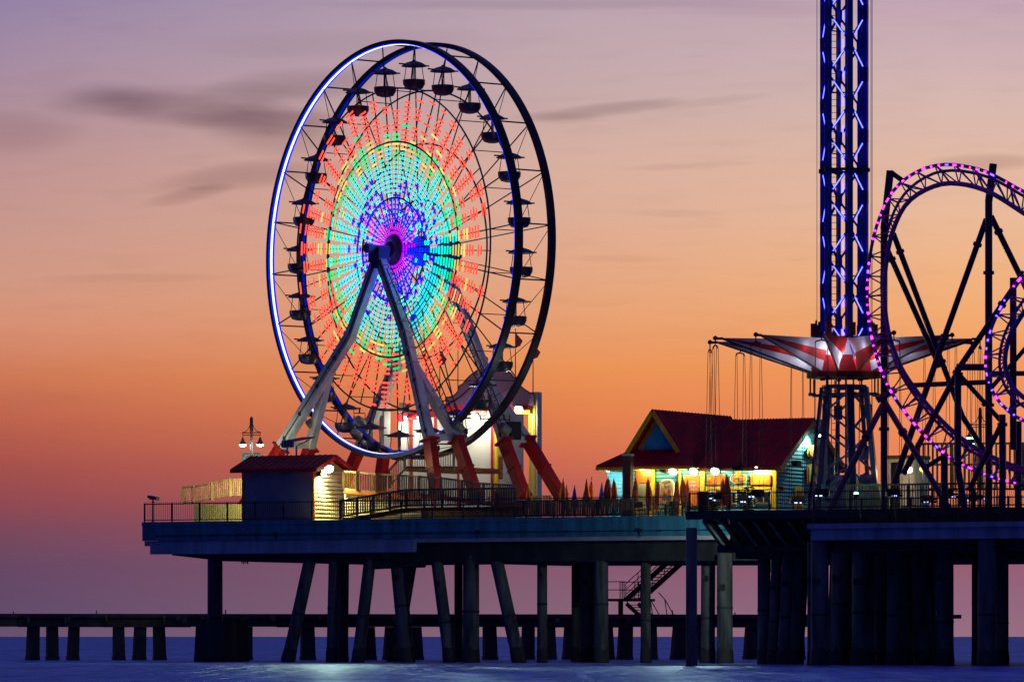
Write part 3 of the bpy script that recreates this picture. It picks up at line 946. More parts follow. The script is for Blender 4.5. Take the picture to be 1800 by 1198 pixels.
# ---------------------------------------------------------------- street lamps
def street_lamp(px, base, ytop, t, label, lit=(True, True), em=E_lamp, banner=True, watt=160, col=COOL, sc=1.0):
    p = Dz(px, t, base)
    zt = zat(px, ytop, t)
    r = thing('street_lamp', label, 'street lamp', p)
    ax = PV
    mb = MB(); mb.lathe(p, [(.16, 0), (.14, .5), (.085, .6), (.075, zt - base - .9), (.11, zt - base - .85), (.1, zt - base - .1), (.05, zt - base)], 12)
    obj('pole', mb, M_steel_d, r, smooth=True)
    mb = MB()
    za = zt - .98
    mb.beam(p * 1 + Z * (za - base) - ax * .68, p + Z * (za - base) + ax * .68, .06); mb.beam(p + Z * (za - base - .14) - ax * .6, p + Z * (za - base - .14) + ax * .6, .05)
    for sg in (-1, 1):
        pts = [p + Z * (zt - base - .2) + ax * sg * .05]
        for k in range(1, 7):
            f = k / 6; pts.append(p + Z * (zt - base - .2 - .74 * sin(f * pi / 2)) + ax * sg * (.06 + .52 * (1 - cos(f * pi / 2))))
        mb.path(pts, .022, 6)
        mb.beam(p + Z * (za - base) + ax * sg * .62, p + Z * (za - base - .3) + ax * sg * .62, .035)
    obj('crossarm', mb, M_steel_d, r)
    for i, sg in enumerate((-1, 1)):
        c = p + Z * (za - base - .3) + ax * sg * .62
        mb = MB(); mb.lathe(c - Z * .42, [(.26, 0), (.22, .07), (.14, .16), (.09, .3), (.05, .42)], 14); sh = obj('lamp_shade', mb, M_steel_d, r, smooth=True)
        if lit[i]:
            mb = MB(); mb.lathe(c - Z * .56, [(.06, 0), (.17, .05), (.22, .12), (.2, .15)], 12); obj('globe', mb, em, sh, smooth=True)
            lamp(c - Z * .62, col, watt, r, r=.15)
    if banner:
        zb = zat(px, 796, t)
        mb = MB()
        for sg in (-1, 1): mb.beam(p + Z * (zb - base) + ax * sg * .1, p + Z * (zb - base) + ax * sg * .68, .04)
        obj('banner_arm', mb, M_steel_d, r)
        for sg in (-1, 1):
            mb = MB(); mb.obox(p + Z * (zb - base - .82) + ax * sg * .42, ax * .24, QV * .012, Z * .8); obj('banner', mb, M_banner, r)
    return r


street_lamp(442, DECK, 732, 7, 'lit twin headed street lamp with banners behind the booth')
street_lamp(1723, DECK, 716, 9, 'twin headed street lamp with one green lit head behind the coaster', lit=(True, False), em=E_green, banner=False, watt=25, col=(.3, 1, .7))


# ---------------------------------------------------------------- binocular viewer
def build_viewer():
    p = Dz(269, 1.0, DECK)
    r = thing('viewing_binoculars', 'dark coin operated viewing binoculars on a post at the pier corner', 'binoculars', p)
    mb = MB(); mb.lathe(p, [(.2, 0), (.2, .05), (.07, .1), (.06, 1.25), (.1, 1.3)], 12); obj('pedestal', mb, M_steel_d, r, smooth=True)
    mb = MB(); c = p + Z * 1.52
    for o in (-.1, .1):
        mb.tube(c - PV * .3 + QV * o + Z * .08, c + PV * .34 + QV * o - Z * .06, .09, .11, 10)
    mb.obox(c, PV * .2, QV * .12, Z * .1); mb.beam(c - Z * .25, c, .1)
    obj('binocular_head', mb, mat('viewer_blue', (.03, .06, .14), .4), r)


build_viewer()


# ---------------------------------------------------------------- Ferris wheel
RW = 12.7
W0 = Vector((-6.475, 315.0, H + (HY - 440) * 315 / F))
U3, N3 = Vector((0.62, -0.785, 0)).normalized(), Vector((-0.785, -0.62, 0)).normalized()


def wp(a, b, c): return W0 + U3 * a + N3 * b + Z * c


def wa(px, b, py):
    """wheel-frame point seen at a pixel, at offset b along the axle"""
    k = (px - CX) / F
    a = (k * (W0.y + N3.y * b) - W0.x - N3.x * b) / (U3.x - k * U3.y)
    q = wp(a, b, 0)
    q.z = H + (HY - py) * q.y / F
    return q


def led_col(f):
    r = rnd.random()
    mag, vio, blu = (0.50, 0.0, 1.4), (0.30, 0.0, 1.6), (0.0, 0.01, 1.6)
    cy, gc, gr, ye, rd = (0.0, 0.75, 1.1), (0.0, 0.85, 0.5), (0.0, 0.62, 0.16), (0.55, 0.42, 0.09), (1.0, 0.075, 0.045)
    if f < .27: vio, blu, cy = [tuple(2.2 * q for q in c) for c in (vio, blu, cy)]
    if f < .11: return mag if r < .6 else vio
    if f < .16: return mag if r < .3 else (vio if r < .6 else blu)
    if f < .25: return blu if r < .78 else (vio if r < .88 else cy)
    if f < .30: return blu if r < .45 else cy
    if f < .38: return cy if r < .9 else blu
    if f < .44: return cy if r < .5 else gc
    if f < .50: return gc if r < .45 else (gr if r < .75 else (ye if r < .9 else cy))
    if f < .55: return ye if r < .35 else (gr if r < .72 else rd)
    if f < .61: return ye if r < .22 else (rd if r < .9 else gr)
    return rd


def build_wheel():
    r = thing('ferris_wheel', 'tall Ferris wheel with blue lit rim and rainbow LED spokes', 'Ferris wheel', wp(0, 0, DECK - W0.z))
    B = 1.25
    NS = 48
    seg = 144

    def ring(b, R, w, h, mi=0):
        m = MB()
        for i in range(seg):
            a0, a1 = 2 * pi * i / seg, 2 * pi * (i + 1) / seg
            pts = []
            for an in (a0, a1):
                for rr, bb in ((R - h / 2, b - w / 2), (R + h / 2, b - w / 2), (R + h / 2, b + w / 2), (R - h / 2, b + w / 2)):
                    pts.append(wp(rr * cos(an), bb, rr * sin(an)))
            m.add(pts, [(0, 1, 5, 4), (1, 2, 6, 5), (2, 3, 7, 6), (3, 0, 4, 7)])
        return m

    for b in (B, -B):
        obj('rim', ring(b, RW, .46, .24), M_rim, r, smooth=True)
    obj('rim_light', ring(B, RW - .145, .44, .04), E_rimb, r)
    obj('rim_light', ring(B + .02, RW - .18, .15, .03), E_rimw, r)
    obj('rim_light', ring(-B, RW - .145, .14, .04), E_rimd, r)

    def bsp(f): return .95 + (B - .95) * f
    for f in (.777, .52, .25):
        for sg in (1, -1):
            m = MB(); m.path([wp(RW * f * cos(2 * pi * i / 96), sg * bsp(f), RW * f * sin(2 * pi * i / 96)) for i in range(96)], .055, 6, closed=True, up=N3)
            obj('spreader_ring', m, M_rim, r, smooth=True)
    # near face spokes carry LED bars, far face spokes are plain
    for i in range(NS):
        an = 2 * pi * (i + .5) / NS
        rad = U3 * cos(an) + Z * sin(an); tan = -U3 * sin(an) + Z * cos(an)
        m = MB()
        main = i % 2 == 0
        rend = RW - .2 if main else RW * .777
        m.beam(W0 + rad * .8 + N3 * .97, W0 + rad * rend + N3 * bsp(rend / RW), .07 if main else .05, .05, up=N3)
        sp = obj('spoke', m, M_spoke, r)
        m = MB()
        rr = 1.05; k = 0
        while rr < RW * .775:
            f = rr / RW
            L = min(.43, .86 * pi * rr / NS)
            keep = 1.0 if f < .60 else (.82 if f < .7 else .45)
            if .27 > f > .2: keep = .85
            if rnd.random() < keep:
                L2 = L * rnd.uniform(.65, 1.0)
                g = rnd.uniform(.75, 1.1)
                col = tuple(g * x for x in led_col(f + rnd.uniform(-.02, .02)))
                m.obox(W0 + rad * rr + N3 * (bsp(f) + .06), tan * L2, rad * .065, N3 * .015, col=col)
            rr += .285; k += 1
        m.beam(W0 + rad * 1.0 + N3 * (bsp(.08) + .03), W0 + rad * RW * .77 + N3 * (bsp(.77) + .03), .025, .02, up=N3, col=(0, 0, 0))
        obj('led_pattern', m, E_wheel, sp, norm=True)
    for i in range(24):
        an = 2 * pi * (i + .25) / 24
        rad = U3 * cos(an) + Z * sin(an)
        m = MB(); m.beam(W0 + rad * .8 - N3 * .97, W0 + rad * (RW - .2) - N3 * B, .06, .05, up=N3); obj('spoke', m, M_spoke, r)
    for i in range(24):
        a0, a1 = 2 * pi * (i + .25) / 24, 2 * pi * (i + 1.25) / 24
        m = MB()
        p0 = wp(RW * cos(a0), B, RW * sin(a0)); p1 = wp(RW * cos(a0), -B, RW * sin(a0)); p2 = wp(RW * cos(a1), -B, RW * sin(a1))
        m.tube(p0, p1, .05, n=6)
        m.tube(p0, p2, .022, n=5)
        q0 = wp(RW * .777 * cos(a0), bsp(.777), RW * .777 * sin(a0)); q1 = wp(RW * .777 * cos(a0), -bsp(.777), RW * .777 * sin(a0))
        obj('cross_tie', m, M_rim, r)
        m = MB(); m.tube(q0, q1, .03, n=6); obj('inner_tie', m, M_rim, r)
    # hub and axle
    m = MB(); m.lathe(W0 - N3 * 1.15, [(.30, 0), (.95, .05), (.95, .22), (.5, .3), (.42, 1.15), (.5, 2.0), (.95, 2.08), (.95, 2.25), (.62, 2.35), (.5, 2.5), (.3, 2.55)], 28, ax=N3)
    obj('hub', m, mat('hub_steel', (.22, .10, .12), .35, metal=.4), r, smooth=True)
    m = MB(); m.tube(W0 + N3 * 3.05, W0 - N3 * 3.4, .24, n=18); m.tube(W0 + N3 * 2.72, W0 + N3 * 3.12, .3, n=18)
    m.lathe(W0 - N3 * 3.6, [(.5, 0), (1.0, .05), (1.0, .55), (.5, .62)], 24, ax=N3)
    obj('axle', m, mat('axle_paint', (.10, .10, .22), .4, metal=.2), r, smooth=True)
    # gondolas: round open tubs under a canopy
    ng = 24; GP = .5
    for i in range(ng):
        an = 2 * pi * (i + .25 + GP) / ng
        c = wp(RW * .895 * cos(an), 0, RW * .895 * sin(an))
        m = MB()
        m.lathe(c - Z * 1.55, [(.22, 0), (.52, .08), (.68, .35), (.70, .62), (.62, .62), (.58, .36), (.3, .15)], 14)
        m.tube(c - Z * 1.5, c, .035, n=6)
        m.tube(c - N3 * 1.15, c + N3 * 1.15, .05, n=6)
        for k in range(4):
            e = U3 * cos(pi / 4 + k * pi / 2) * .6 + N3 * sin(pi / 4 + k * pi / 2) * .6
            m.tube(c - Z * .95 + e, c - Z * .05 + e * .8, .025, n=5)
        g = obj('gondola', m, M_tub, r, smooth=True)
        m = MB(); m.lathe(c - Z * .1, [(.80, 0), (.78, .05), (.5, .22), (.12, .34), (.05, .42)], 14); obj('gondola_canopy', m, M_canopy, g, smooth=True)
    # legs
    def leg(tops, foot_white, foot_red, width=.82):
        """white box legs then red lower legs"""
        m = MB()
        for p, q in zip(tops[:-1], tops[1:]): m.beam(p, q, width, width * .8, up=N3)
        return m

    def pair(apex, knee, fa, fb, ra, rb, first):
        m = MB(); m.beam(apex, knee, .60, .46, up=N3)
        m.beam(knee, fa, .66, .46, up=N3); m.beam(knee.lerp(fa, .30), fb, .58, .44, up=N3)
        for q in (.16, .30): p = knee.lerp(fa, q); dd = (fa - knee).normalized(); m.beam(p - dd * .05, p + dd * .05, .78, .58, up=N3)
        m.beam(knee - (knee - apex).normalized() * .12, knee + (fa - knee).normalized() * .12, .74, .56, up=N3)
        m.beam(fa.lerp(knee, .02), fb.lerp(knee, .02), .36, .4)
        m.beam(fa.lerp(knee, .42), fb.lerp(knee, .42), .2, .2)
        obj('leg', m, M_legw, r)
        m = MB(); o = N3 * .27 + U3 * .12
        m.tube(apex + o, knee + o, .035, n=6); m.tube(knee + o, fa + o, .035, n=6)
        for q in (.2, .45, .7, .92): p = knee.lerp(fa, q) + o; m.obox(p, U3 * .09, N3 * .05, Z * .12)
        obj('cable_conduit', m, M_steel_d, r)
        for p, q in ((fa, ra), (fb, rb)):
            m = MB(); m.beam(p, q, .70, .52, up=N3); dd = (q - p).normalized()
            m.beam(p - dd * .05, p + dd * .07, 1.0, .8, up=N3); m.beam(p.lerp(q, .5) - dd * .05, p.lerp(q, .5) + dd * .05, .8, .62, up=N3)
            m.beam(q - dd * .1, q + dd * .05, .5, .9, up=N3)
            obj('lower_leg', m, M_red, r)

    def extend(top, foot, zend):
        f = (zend - top.z) / (foot.z - top.z)
        return top + (foot - top) * f
    ze = DECK - .1
    apex = wp(0, 2.15, -.35)
    k = wa(616, 2.6, 590); fa, fb = wa(494, 4.4, 786), wa(545, 2.3, 786)
    pair(apex, k, fa, fb, extend(k, fa, ze), extend(k, fb, ze), 0)
    k = wa(713, 2.6, 585); fa, fb = wa(755, 4.4, 772), wa(803, 2.5, 772)
    pair(apex, k, fa, fb, wa(768, 4.6, 872), wa(838, 2.3, 872), 0)
    apf = wp(0, -2.75, -.4)
    k = wa(697, -3.0, 640); fa, fb = wa(631, -2.5, 790), wa(676, -4.4, 790)
    pair(apf, k, fa, fb, extend(k, fa, ze), extend(k, fb, ze), 0)
    k = wa(846, -3.0, 635); fa, fb = wa(886, -2.4, 775), wa(928, -4.5, 775)
    pair(apf, k, fa, fb, wa(922, -2.4, 872), wa(986, -4.7, 872), 0)
    m = MB(); m.obox(apex, U3 * .55, N3 * .4, Z * .42); m.obox(apex - Z * .55, U3 * .38, N3 * .3, Z * .3)
    obj('bearing_block', m, M_navy, r)
    m = MB(); m.obox(apf, U3 * .5, N3 * .35, Z * .4)
    obj('bearing_block', m, M_navy, r)

    def ladder(a, b, w=.42):
        m = MB(); d = (b - a); s = d.normalized().cross(N3).normalized() * w / 2
        for sg in (-1, 1): m.beam(a + s * sg, b + s * sg, .05, .05)
        n = int(d.length / .42)
        for i in range(n):
            p = a.lerp(b, i / n); m.beam(p - s, p + s, .035, .035)
        # safety hoops
        for i in range(0, n, 3):
            p = a.lerp(b, i / n)
            m.path([p - s, p - s * 1.1 + N3 * .45, p + s * 1.1 + N3 * .45, p + s], .02, 5)
        obj('ladder', m, M_steel_d, r)
    ladder(wa(690, 3.0, 470) + N3 * .3, wa(806, 3.0, 745) + N3 * .3)
    ladder(wa(792, -2.0, 505) + N3 * .3, wa(893, -2.0, 745) + N3 * .3)
    return r


build_wheel()


# stage lights clamped to the wheel legs
def stage_light(p, label, aim):
    r = thing('stage_light', label, 'light', p)
    d = (Vector(aim) - p).normalized()
    mb = MB(); mb.lathe(p - d * .35, [(.12, 0), (.26, .08), (.32, .5), (.30, .72), (.24, .7)], 14, ax=d)
    obj('housing', mb, mat('fixture_grey', (.22, .22, .22), .5), r, smooth=True)
    mb = MB(); mb.path([p + Vector((-.36, 0, .05)), p + Vector((-.34, 0, .5)), p + Vector((.34, 0, .5)), p + Vector((.36, 0, .05))], .035, 6); mb.beam(p + Z * .5, p + Z * .8, .1)
    obj('yoke', mb, M_black, r)


for px, py, b, lab in ((803, 748, 2.4, 'upper grey stage light clamped on the ladder leg of the wheel'), (809, 766, 2.0, 'lower grey stage light on the ladder leg of the wheel'),
                       (632, 740, 0.2, 'grey stage light hanging inside the rim near its lowest point'), (625, 762, -.3, 'tilted grey stage light just under the hanging one inside the rim'),
                       (548, 745, 2.6, 'small stage light between the two wheel legs above the striped awning'), (886, 752, -1.9, 'grey stage light beside the black speaker cabinet')):
    stage_light(wa(px, b, py), lab, wa(px + 20, b - 1, py + 18))
mb = MB(); c = wa(896, -3.2, 757)
mb.obox(c, U3 * .62, N3 * .4, Z * .55); mb.beam(c + Z * .5, c + Z * 1.0, .06)
tag(obj('speaker_cabinet', mb, M_black), 'black speaker cabinet between the far white wheel legs', 'speaker')


# ---------------------------------------------------------------- ride station behind the wheel
def build_station():
    t = 20.0
    r = thing('ride_station', 'white panelled ride station with purple scalloped gable and red trim behind the wheel', 'building', Dz(800, t, DECK))
    def sz(px, py): return D(px, py, t)
    s0, s1 = sat(724, t), sat(868, t)
    zt = zat(800, 722, t)
    mb = MB(); mb.sbox(s0, s1, t, t + 4, DECK, zt)
    n = 3
    obj('wall', mb, M_whitew, r)
    mb = MB()
    for px in (724, 765, 806, 865, 871):
        s = sat(px, t); mb.sbox(s - .07, s + .07, t - .06, t + .02, DECK, zt)
    mb.sbox(s0, s1, t - .05, t + .01, DECK, DECK + .3)
    obj('trim', mb, M_red, r)
    mb = MB(); mb.sbox(sat(706, t), sat(720, t), t - .4, t + .1, DECK, zt); obj('pillar', mb, M_whitew, r)
    mb = MB(); mb.sbox(sat(707, t), sat(718, t), t - .4, t + .1, zt + .02, zat(712, 708, t)); obj('pillar_cap', mb, M_brown, r)
    mb = MB()
    z2 = zat(740, 725, t); z3 = zat(800, 708, t); z4 = zat(900, 705, t)
    for (xa, ya, xb, yb, dq) in ((697, 729, 800, 710, 5), (800, 710, 930, 705, .6)):
        a, b = D(xa, ya, t - .6), D(xb, yb, t - .6)
        mb.hexa([a - Z * .45, b - Z * .55, b - Z * .5 + QV * dq, a - Z * .4 + QV * dq, a, b, b + QV * dq + Z * .02, a + QV * dq + Z * .02])
    obj('roof', mb, M_redroof, r)
    out = [(783, 712), (783, 700), (792, 699), (800, 695), (806, 688), (808, 679), (814, 676), (820, 668), (828, 660), (838, 653), (850, 647), (863, 644.5), (876, 645),
           (888, 650), (898, 658), (906, 668), (912, 677), (921, 685), (930, 691), (938, 694), (938, 712)]
    mb = MB(); mb.prism([D(x, y, t - .75) for x, y in out], QV * .15); obj('gable_plate', mb, M_purple, r)
    mb = MB(); mb.path([D(x, y - 1, t - .68) for x, y in out[1:-1]], .07, 6); obj('gable_edging', mb, mat('gable_edge', (.05, .03, .08), .5), r)
    mb = MB(); mb.sbox(sat(872, t), sat(938, t), t - .5, t + .1, zat(900, 728, t), zat(900, 712, t)); obj('lintel', mb, M_yellow, r)
    s = sat(940, t)
    mb = MB(); mb.sbox(s - .1, s + .34, t - .3, t + .3, DECK, zat(940, 689, t)); obj('column', mb, M_whitew, r)
    mb = MB(); mb.sbox(s - .26, s - .105, t - .33, t + .2, DECK, zat(940, 712, t)); mb.sbox(s + .02, s + .2, t - .34, t - .301, DECK + .2, zat(940, 692, t)); obj('column_stripe', mb, M_yellow, r)
    s = sat(873, t)
    mb = MB(); mb.sbox(s, s + .2, t - .3, t, DECK, zt); obj('column', mb, M_yellow, r)
    # hanging banner
    mb = MB(); mb.obox(D(880, 822, t - 1), PV * .16, QV * .01, Z * .7); mb.beam(D(875, 801, t - 1), D(885, 801, t - 1), .04)
    tag(obj('hanging_banner', mb, mat('banner_print', (.25, .10, .08), .8, var=.9, scale=9)), 'narrow printed banner hanging beside the white station wall', 'banner')
    # flags
    for px, yb, yt, lab, fl in ((773, 722, 612, 'thin flagpole with drooping red pennant rising behind the ladder leg', True), (805, 690, 594, 'bare thin flagpole on the gable shoulder', False),
                                (906, 668, 580, 'tallest thin flagpole with red pennant above the purple gable', True), (937, 692, 600, 'thin flagpole with red pennant at the corner column', True)):
        a, b = D(px, yb, t - .5), D(px, yt, t - .5)
        f = thing('flagpole', lab, 'flag', a)
        mb = MB(); mb.tube(a, b, .035, .02, 6); mb.lathe(b, [(.01, 0), (.05, .04), (.01, .1)], 8); obj('pole', mb, M_steel_d, f)
        if fl:
            mb = MB(); q = b - Z * .15
            mb.hexa([q, q + PV * .5 - Z * .5, q + PV * .5 - Z * .55 + QV * .02, q + QV * .02, q - Z * .95, q + PV * .32 - Z * .85, q + PV * .32 - Z * .85 + QV * .02, q - Z * .95 + QV * .02])
            obj('pennant', mb, M_flag, f)
    fl = D(836, 733, t - 1.2); flood(fl, fl - QV * 1.0 - Z * .9 - PV * .3, 'brightest floodlight on the white station wall', 0, size=.36, sea=(860, 252, 3400, 30), arm=QV * 1.0)
    lamp(fl + QV * .3 - Z * .25, (1, .97, .70), 120, r=.2); lamp(fl - QV * .6 - Z * .3, (1, .97, .75), 120, r=.2)
    fl2 = D(912, 719, t - 1.0); flood(fl2, fl2 - QV * .8 - Z * .8, 'floodlight on the yellow lintel beside the corner column', 0, size=.32, sea=(950, 252, 3200, 30), arm=QV * .8)
    lamp(fl2 - Z * .35 - QV * .2, (1, .95, .55), 130, r=.2)
    fl3 = D(713, 734, t - 1.0); flood(fl3, fl3 - QV * .8 - Z * .5 - PV * .5, 'small floodlight on the lit station pillar', 0, size=.16, arm=QV * .6)
    lamp(fl3 - Z * .3 - QV * .3 - PV * .2, (1, .98, .75), 170, r=.12)
    fl4 = D(735, 733, t - .8); flood(fl4, fl4 - QV * .4 - Z * 1, 'tiny floodlight under the red station eave', 0, size=.1, arm=QV * .7)
    lamp(fl4 - Z * .25, (1, .97, .75), 30, r=.1)


build_station()


# ---------------------------------------------------------------- shop house
def build_house():
    t = 7.6
    r = thing('snack_house', 'teal boarded snack house with yellow trim and dark red metal roofs', 'building', Dz(1230, t, DECK))
    sL, sM, sR = sat(1106, t), sat(1236, t), sat(1366, t)
    ze = zat(1300, 817, t)
    dep = 8.7; tm = t + dep / 2
    zr = zat(1430, 740, tm)
    OUT = -QV
    # main wall volumes
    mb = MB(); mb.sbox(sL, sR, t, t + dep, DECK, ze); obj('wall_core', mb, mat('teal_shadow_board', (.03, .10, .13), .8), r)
    mb = MB()
    siding(mb, flatW(sL, t), flatW(sM - .2, t), DECK, ze - .05, OUT, .22); siding(mb, flatW(sM + .2, t), flatW(sR, t), DECK, ze - .05, OUT, .22)
    obj('front_boarding', mb, M_teal, r)
    mb = MB(); siding(mb, flatW(sR, t), flatW(sR, t + dep), DECK, ze, PV, .22)
    z = ze
    while z < zr - .15:
        zz = min(z + .22, zr - .1)
        w = dep / 2 * (1 - (z - ze) / (zr - ze)); w2 = dep / 2 * (1 - (zz - ze) / (zr - ze))
        a, b, a2, b2 = flatW(sR, tm - w), flatW(sR, tm + w), flatW(sR, tm - w2), flatW(sR, tm + w2)
        mb.hexa([a + Z * z + PV * .055, b + Z * z + PV * .055, b + Z * z, a + Z * z, a2 + Z * zz + PV * .012, b2 + Z * zz + PV * .012, b2 + Z * zz, a2 + Z * zz])
        z = zz
    obj('end_boarding', mb, M_teal, r)
    # roofs
    def slab(mb, a0, a1, b1, b0, th=.1, ribs=0):
        a0, a1, b1, b0 = map(Vector, (a0, a1, b1, b0))
        mb.hexa([a0, a1, b1, b0, a0 + Z * th, a1 + Z * th, b1 + Z * th, b0 + Z * th])
        for i in range(ribs + 1):
            f = i / max(1, ribs)
            mb.beam(a0.lerp(a1, f) + Z * (th + .01), b0.lerp(b1, f) + Z * (th + .01), .06, .06)
    sl = (zr - ze) / (dep / 2); ov = .55
    sRL = sat(1258, tm)
    mb = MB()
    eF = W(sM - .1, t - ov, ze - sl * ov + .1); eR = W(sR + .4, t - ov, ze - sl * ov + .1)
    kL, kR = W(sRL - 2.0, tm, zr + .1), W(sR + .4, tm, zr + .1)
    slab(mb, eF, eR, kR, W(sM - .1, tm, zr + .1), ribs=26)
    slab(mb, W(sM, t + dep + ov, ze - sl * ov + .1), W(sR + .4, t + dep + ov, ze - sl * ov + .1), kR, W(sM, tm, zr + .1))
    obj('roof', mb, M_redroof, r)
    mb = MB()
    mb.beam(W(sR + .43, t - ov, ze - sl * ov), W(sR + .43, tm, zr), .06, .3); mb.beam(W(sR + .43, t + dep + ov, ze - sl * ov), W(sR + .43, tm, zr), .06, .3)
    mb.beam(W(sM, t - ov - .02, ze - sl * ov + .06), W(sR + .4, t - ov - .02, ze - sl * ov + .06), .05, .16)
    mb.obox(W(sR + .3, t - ov + .35, ze - .25), PV * .16, QV * .35, Z * .16)
    obj('barge_board', mb, mat('mustard_trim', (.5, .27, .05), .6), r)
    # tall cross gable
    tg = 7.3
    pk = D(1147, 722, tg)
    spk = sat(1147, tg); zpk = pk.z
    tend = tg + 10.6
    sb = spk + (zpk - (ze - .1)) / 1.45
    zlo = zat(1147, 794, tg); swl = spk - (zpk - zlo) / 1.45
    mb = MB()
    slab(mb, W(sb, tg, ze - .1), W(sb, tend, ze - .1), W(spk, tend, zpk), W(spk, tg, zpk), ribs=24)
    slab(mb, W(swl, tg, zlo), W(swl, tend, zlo), W(spk, tend, zpk), W(spk, tg, zpk), ribs=24)
    rf = obj('gable_roof', mb, M_redroof, r)
    mb = MB()
    mb.beam(W(spk, tg - .04, zpk - .05), W(swl - .03, tg - .04, zlo - .05), .06, .26); mb.beam(W(spk, tg - .04, zpk - .05), W(spk + (spk - swl) + .03, tg - .04, zlo - .05), .06, .26)
    obj('gable_trim', mb, M_yellow, r)
    mb = MB()
    hw = spk - swl
    tp = tg + .75
    mb.prism([W(spk - hw + .12, tp, zlo - .3), W(spk + hw - .12, tp, zlo - .3), W(spk, tp, zpk - .28)], QV * .2)
    for i in range(9):
        z = zlo + i * .24
        w = (hw - .2) * (1 - (z - zlo) / (zpk - .3 - zlo))
        if w > .1: mb.sbox(spk - w, spk + w, tp - .03, tp + .01, z, z + .22)
    obj('gable_panel', mb, M_blueg, r)
    mb = MB()
    mb.beam(W(spk, tp - .1, zpk - .42), W(swl + .2, tp - .1, zlo - .2), .1, .2)
    obj('gable_batten', mb, M_orange, r)
    # skirt roof over the front, hipped at the end
    te = 6.0; zs = zat(1150, 820, te)
    s50 = sat(1048, te)
    mb = MB()
    A, B_, C_, D_ = W(s50, te, zs), W(sM + .1, te, zs), W(spk + hw + .35, tg + .6, zlo + .05), W(swl - .05, tg + .6, zlo + .05)
    slab(mb, A, B_, C_, D_, ribs=22)
    slab(mb, W(s50, te, zs), W(s50, 17, zs), W(swl - .05, 16, zlo + .05), D_, ribs=10)
    obj('skirt_roof', mb, M_redroof, r)
    mb = MB()
    mb.beam(W(s50, te - .03, zs - .06), W(sM + .1, te - .03, zs - .06), .05, .17); mb.sbox(s50 + .1, sM, te + .05, t, zs - .12, zs - .05)
    mb.beam(W(s50 - .02, te, zs - .06), W(s50 - .02, 17, zs - .06), .05, .17)
    obj('eave_trim', mb, M_yellow, r)
    # recessed bright end wall at the left
    mb = MB(); a, b = sat(1068, 11), sat(1106, 11)
    mb.sbox(a, b + .5, 11, 16, DECK, zs); siding(mb, flatW(a, 11), flatW(b, 11), DECK, zs - .1, OUT, .22); obj('porch_wall', mb, M_teal, r)
    # yellow posts and lintels
    for px, w in ((1110, .22), (1149.5, .2), (1196.5, .16), (1236, .28), (1362.5, .26)):
        s = sat(px, t); mb = MB(); mb.sbox(s - w / 2, s + w / 2, t - .14, t - .06, DECK, ze - .1); obj('trim_post', mb, M_yellow, r)
    mb = MB(); mb.sbox(sM - .1, sR, t - .15, t - .06, zat(1300, 824, t), ze + .04); mb.sbox(sM + .2, sat(1356, t), t - .15, t - .06, zat(1300, 860, t), zat(1300, 854, t))
    mb.sbox(sL, sM - .2, t - .13, t - .06, zat(1170, 825, t), zat(1170, 821, t))
    obj('trim_beam', mb, M_yellow, r)
    # orange panel with doorway below
    mb = MB(); mb.sbox(sat(1119, t), sat(1147, t), t - .11, t - .03, zat(1130, 848, t), zat(1130, 826, t)); obj('door_header', mb, M_ored, r)
    mb = MB(); mb.sbox(sat(1122, t), sat(1143, t), t - .12, t - .05, DECK, zat(1130, 850, t)); dr = obj('door', mb, mat('door_olive', (.20, .21, .15), .5), r)
    mb = MB(); mb.sbox(sat(1119, t), sat(1122, t), t - .14, t - .05, DECK, zat(1130, 848.3, t)); mb.sbox(sat(1143, t), sat(1147, t), t - .14, t - .05, DECK, zat(1130, 848.3, t)); obj('door_frame', mb, M_yellow, dr)
    # windows
    for x0, x1 in ((1240, 1262), (1280, 1296), (1303, 1325), (1330, 1357)):
        a, b = sat(x0, t), sat(x1, t); z0, z1 = DECK + .85, zat(1300, 861, t)
        mb = MB(); mb.sbox(a, b, t - .13, t - .05, z0, z1); w = obj('window', mb, M_whitew, r)
        mb = MB(); m = (a + b) / 2
        mb.sbox(a + .1, m - .04, t - .15, t - .128, z0 + .1, z1 - .14); mb.sbox(m + .04, b - .1, t - .15, t - .128, z0 + .1, z1 - .14); obj('pane', mb, M_glass, w)
    mb = MB(); s = sR + .06
    ta, tb = t + 2.2, t + 3.4
    mb.sbox(s, s + .06, ta, tb, DECK, zat(1405, 855, t + 3)); w = obj('side_door', mb, M_yellow, r)
    mb = MB(); mb.sbox(s + .05, s + .09, ta + .35, tb - .2, DECK, zat(1405, 862, t + 3)); obj('pane', mb, M_glass, w)
    # chimney-like pillar and roof unit
    mb = MB(); a, b = sat(1094, 4.6), sat(1108, 4.6)
    mb.sbox(a, b, 4.6, 5.0, DECK, zat(1100, 801, 4.6))
    pl = tag(obj('brick_pillar', mb, M_brown), 'square brown pillar standing in front of the house entrance', 'pillar')
    mb = MB(); mb.sbox(a - .03, b + .03, 4.57, 5.03, zat(1100, 801, 4.6) + .003, zat(1100, 797, 4.6)); obj('cap_stone', mb, M_concp, pl)
    mb = MB(); mb.hexa([D(1356, 744, 15), D(1450, 744, 15), D(1450, 744, 16), D(1356, 744, 16), D(1356, 737.5, 15), D(1450, 736.5, 15), D(1450, 736.5, 16), D(1356, 737.5, 16)])
    for k in range(8): mb.beam(D(1360 + k * 11, 744, 14.95), D(1360 + k * 11, 738.5, 14.95), .1, .08)
    tag(obj('roof_vent', mb, mat('vent_grey', (.3, .3, .35), .5)), 'long low grey vent unit behind the house ridge', 'vent')
